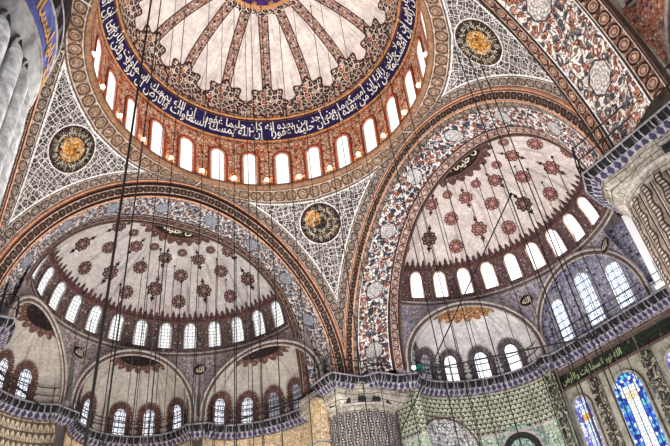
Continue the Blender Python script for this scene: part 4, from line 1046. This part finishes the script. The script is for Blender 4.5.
# ------------------------------------------------------------------ walls below the galleries
def low_wall(X, label, top, mat_low, grow=.0, pre=(), post=()):
    root = st('wall_apse', label, 'wall'); P = densify(clean_path(list(pre)+arc_local(X, 31, PI*1.0, 0., grow+.12)+list(post)), .3)
    sweep('upper_wall', P, [(-.62, ZB+.05), (-.66, ZB-1.), (-.68, ZB-3.2)], top, root)
    sweep('string_course', P, [(-.66, ZB-3.2), (-.55, ZB-3.25), (-.55, ZB-3.4), (-.7, ZB-3.45)], 'stripe', root)
    sweep('lower_wall', P, [(-.68, ZB-3.4), (-.68, 8), (-.68, 0)], mat_low, root)
    return root, P
low_wall(XAl, 'ochre honeycomb wall below the leftmost apse gallery', 'muqA', 'wallA'); low_wall(XAc, 'ochre wall below the middle apse gallery', 'wallA', 'wallA'); low_wall(XAr, 'ochre wall below the gallery left of the centre pier', 'wallA', 'wallA', post=[(11.9, 16.3), (12.8, 16.9)])
rt, PB = low_wall(XBl, 'honeycomb wall with painted-in green lamp light below the pale right apse', 'muqB', 'greenlitwall', pre=[(16.9, 12.9)])
# blind arches on the green wall: pale floral head and green-rimmed dark arch
def on_wall(P, s):
    L = np.concatenate([[0], np.cumsum(np.linalg.norm(np.diff(P, axis=0), axis=1))]); n = normals(P)
    i = np.clip(np.searchsorted(L, s), 1, len(P)-1); f = (s-L[i-1])/(L[i]-L[i-1]); q = P[i-1]*(1-f)[:, None]+P[i]*f[:, None]; return q, n[i], L[-1]
def blind_arch(P, sc, z0, w, h, layers, label):
    root = st('blind_arch', label, 'arch')
    for off, d, mt, nm in layers:
        o = outline(w, h, off); c = np.array([0, h*.5]); m = MB(); pts = []; uv = []
        for t in np.linspace(0.02, 1, 7): pts.append(c+(o-c)*t); uv.append(c+(o-c)*t)
        pq = np.array(pts); s = sc+pq[..., 0]; q, nn, _ = on_wall(P, s.ravel()); q = q+nn*(-.62+d)
        m.grid(np.column_stack([q, z0+pq[..., 1].ravel()]).reshape(pq.shape[0], pq.shape[1], 3), pq); m.build(nm, MT[mt], root)
blind_arch(PB, 6.0, 13.2, 2.3, 5.4, ((.3, .06, 'muqB', 'rim'), (.16, .1, 'striped', 'rim_line'), (0, .14, 'tympfl', 'floral_field')), 'blind arch with white floral field on the green wall')
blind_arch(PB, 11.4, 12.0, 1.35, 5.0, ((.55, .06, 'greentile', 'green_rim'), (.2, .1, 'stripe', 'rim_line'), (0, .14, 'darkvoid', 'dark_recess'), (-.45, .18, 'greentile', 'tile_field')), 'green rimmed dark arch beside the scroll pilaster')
# corner pilaster between the green wall and the flat wall
m = MB(); P = np.array([[(26.15+.0*i, 4.9-.35*i, z) for i in range(3)] for z in (0, 10, 16, 20.65)]); m.grid(P, np.stack([P[..., 2], P[..., 1]-4.55], -1)); o = m.build('corner_pilaster', MT['scroll'])
tag(o, 'narrow scroll-painted corner strip where the green wall meets the stone wall', 'pilaster', None, 'structure')
# infill: upper pier blocks behind the arches, outer walls
for sx, sy, lab in ((1, 1, 'plain masonry block above the centre pier behind the arches'), (1, -1, 'plain masonry block above the right pier'), (-1, 1, 'plain masonry block above the left pier')):
    m = MB(); x0, x1 = 13.75, 17.5
    for (xa, ya, xb, yb) in ((x0, x0, x1, x0), (x0, x0, x0, x1)):
        P = np.array([[(sx*(xa+(xb-xa)*t), sy*(ya+(yb-ya)*t), z) for t in np.linspace(0, 1, 5)] for z in np.linspace(21.75, 37.5, 9)]); U = np.stack([np.broadcast_to(np.linspace(0, 3.7, 5), P.shape[:2]), P[..., 2]], -1); m.grid(P, U)
    tag(m.build('masonry_block', MT['stonewarm']), lab, 'pier', None, 'structure')
for nm, pts, lab in (('wall_outer_left', ((-26, 31.5), (31, 31.5)), 'plain outer wall behind the left apses'), ('wall_outer_right', ((31, 31.5), (31, -26)), 'plain outer wall behind the right apses')):
    (xa, ya), (xb, yb) = pts; P = np.array([[(xa+(xb-xa)*t, ya+(yb-ya)*t, z) for t in np.linspace(0, 1, 20)] for z in np.linspace(0, 54, 12)])
    U = np.stack([np.broadcast_to(np.linspace(0, 57, 20), P.shape[:2]), P[..., 2]], -1); tag(gridobj(nm, P, U, MT['conchA'], None, False), lab, 'wall', None, 'structure')
# floor
m = MB(); P = np.array([[(x, y, 0) for y in np.linspace(-45, 45, 10)] for x in np.linspace(-45, 45, 10)]); m.grid(P, P[..., :2]); tag(m.build('floor', MT['floor']), 'red patterned carpet floor of the hall', 'floor', None, 'structure')

# ------------------------------------------------------------------ hanging cables
def ceil_z(x, y):
    r = math.hypot(x, y)
    if r < 10.9: return BI[1]+HD*math.sqrt(max(0, 1-(r/BI[0])**2))
    for H, ax in ((HA, 1), (HB, 0)):
        q = math.hypot(x-H.c[0], y-H.c[1])
        if q < H.R and (y if ax else x) > 16.9: return Z0H+HH*math.sqrt(max(0, 1-(q/H.R)**2))
    for X in (XAc, XAr, XAl, XBl):
        n = np.array([math.cos(X.th), math.sin(X.th)]); t = np.array([n[1], -n[0]]); d = np.array([x, y])-X.m
        k = (d@t/X.a)**2+(d@n/X.d)**2
        if d@n > 0 and k < .97: return X.zs+X.Hc*math.sqrt(1-k)
    return None
def cable(x, y, zt, rad, mat, label, grp, zb=3.4):
    o = empty('hanging_cable', label, 'cable', group=grp); m = MB(); m.tube([(x, y, zb), (x, y, zt)], rad, 5); m.build('wire', MT[mat], o)
    m = MB(); m.tube([(x, y, zt-.12), (x, y, zt+.01)], rad*2.6, 6); m.build('ceiling_hook', MT['iron'], o)
    m = MB(); m.tube([(x, y, zb-.25), (x, y, zb)], rad*2.2, 6); m.build('end_weight', MT['iron'], o); return o
MAIN = [(-9.43, -4.74, .05), (-8.05, -.95, .035), (-5.71, 4.14, .022), (-4.81, 4.41, .03), (-3.32, 2.86, .022), (-1.56, 4.32, .02), (-1.06, 3.02, .026), (-.24, 2.63, .02), (-.25, 1.52, .024), (1.47, 2.88, .026), (2.76, 2.13, .024),
        (3.36, .57, .02), (5.17, .51, .026), (5.27, -.83, .02), (7.01, -.98, .022), (9.09, -1.54, .03), (9.81, -2.26, .026), (10.39, -2.89, .022)]
LEFT = [(-5.73, 23.73), (-4.49, 25.25), (-3.71, 24.05), (-2.75, 23.78), (-1.58, 21.52), (-.14, 24.29), (-.45, 20.35), (.47, 21.1), (1.34, 21.59), (2.44, 22.69), (2.42, 20.23), (4.08, 22.46), (4.94, 22.65), (4.48, 19.3), (5.97, 20.56), (5.84, 18.04), (7.36, 19.), (7.63, 17.34)]
RIGHT = [(17.13, 5.77), (17.38, 4.81), (18.43, 4.02), (17.6, 1.81), (18.31, .47), (20.2, .59), (19.68, -.9), (21.58, -.66), (21.54, -2.39), (22.3, -2.93), (23.69, -2.86), (22.92, -4.03), (22.23, -5.36)]
CORN = [(9.92, -8.76), (10.67, -9.), (11.39, -9.21)]
ORD += ['eighteenth']
for i, (x, y, r) in enumerate(MAIN): cable(x, y, ceil_z(x, y)-.02, r*1.1, 'cable', 'dark lamp cable hanging from the main dome, %s from left' % ORD[i] if i else 'thickest dark lamp cable, crossing the photo from the main dome to the middle apse', 'lamp cables below the main dome')
for i, (x, y) in enumerate(LEFT):
    z = ceil_z(x, y)
    if z: cable(x, y, z-.02, .03 if i % 3 else .042, 'cable' if i % 2 else 'cablegrey', 'thin cable hanging before the left half dome, %s from left' % ORD[i], 'lamp cables below the left half dome')
for i, (x, y) in enumerate(RIGHT):
    z = ceil_z(x, y)
    if z: cable(x, y, z-.02, .03 if i % 3 else .042, 'cable' if i % 2 else 'cablegrey', 'thin cable hanging before the right half dome, %s from left' % ORD[i], 'lamp cables below the right half dome')
for i, (x, y) in enumerate(CORN):
    r = math.hypot(x, y); cable(x, y, 36.95-.35*(r-11.9)-.16*(r-11.9)**2, .036, 'cable', 'dark cable hanging from the right pendentive, %s from left' % ORD[i], 'lamp cables below the right pendentive')
def rod(a, b, r, label, mat='cable'):
    o = empty('tension_cable', label, 'cable'); m = MB(); m.tube([a, b], r, 6); m.build('wire', MT[mat], o)
    for p, q in ((a, b), (b, a)):
        d = np.array(q)-np.array(p); d = d/np.linalg.norm(d); m = MB(); m.tube([p, np.array(p)+d*.3], r*2.2, 6); m.build('clamp', MT['iron'], o)
rod((-11.4, 19.4, 22.0), (-6.6, 25.0, 21.5), .07, 'slanting black cable at the left edge above the leftmost gallery')
rod((-4.4, 25.4, 21.47), (5.4, 25.4, 21.3), .03, 'thin level black cable across the middle apse windows')
rod((5.68, 24., 20.85), (12.0, 18.4, 22.3), .075, 'thick black cable slanting up to the centre pier from its left')
rod((17.6, 9.9, 21.7), (26.0, -.9, 21.0), .06, 'thick black cable running right from the floodlight across the pale apse windows')
rod((16.0, -4.9, 28.0), (7.72, 20.3, 0.), .045, 'long diagonal black cable falling from the right half dome past the centre pier')
# floodlight on the gallery
fl = empty('floodlight', 'small white-green floodlight glowing on the gallery right of the centre pier', 'lamp')
fx, fy, fz = 17.55, 10.15, 22.0; dv = np.array([-.70, -.72, 0]); sv = np.array([.72, -.70, 0])
m = MB(); m.box((fx+sv[0]*.25, fy+sv[1]*.25, fz+.12), dv, sv, (0, 0, 1), .10, .5, .2); m.box((fx-dv[0]*.12, fy-dv[1]*.12, fz+.12), dv, sv, (0, 0, 1), .05, .12, .1); m.build('housing', m_plain('teal glow streak housing', srgb(24, 92, 82)), fl)  # housing widened and coloured as the lamp's teal glow streak
m = MB(); m.box((fx, fy, fz-.1), dv, sv, (0, 0, 1), .03, .03, .12); m.build('bracket', MT['iron'], fl)
m = MB(); m.fan((fx+dv[0]*.13, fy+dv[1]*.13, fz+.12), [(fx+dv[0]*.11+sv[0]*.17*math.cos(t), fy+dv[1]*.11+sv[1]*.17*math.cos(t), fz+.12+.17*math.sin(t)) for t in np.linspace(0, 2*PI, 16, endpoint=False)])
m.build('lens', m_plain('glowing floodlight lens', srgb(220, 255, 245), emit=(.75, 1., .92, 1), estr=9.), fl)
# ------------------------------------------------------------------ light
w = bpy.data.worlds.new('daylight'); SC.world = w; w.use_nodes = True
bg = w.node_tree.nodes['Background']; bg.inputs[0].default_value = (.92, .95, 1., 1); bg.inputs[1].default_value = .75
def area(name, loc, size, power, col, rot=(PI, 0, 0)):
    l = bpy.data.lights.new(name, 'AREA'); l.energy = power; l.size = size; l.color = col; o = bpy.data.objects.new(name, l); COL.objects.link(o); o.location = loc; o.rotation_euler = rot
    o['label'] = 'added soft upward fill light below the domes'; o['category'] = 'light'; return o
area('fill_light', (0, -2, 4.2), 22, 13500, (1., .97, .94)); area('fill_light', (3, 19, 4.2), 10, 2600, (1., .96, .92)); area('fill_light', (19, -1, 4.2), 10, 2600, (.98, .95, 1.))  # added upward fill lights to brighten the domes; no lamps are built
SC.view_settings.view_transform = 'Standard'; SC.view_settings.look = 'None'; SC.view_settings.exposure = .13; SC.view_settings.gamma = 1.
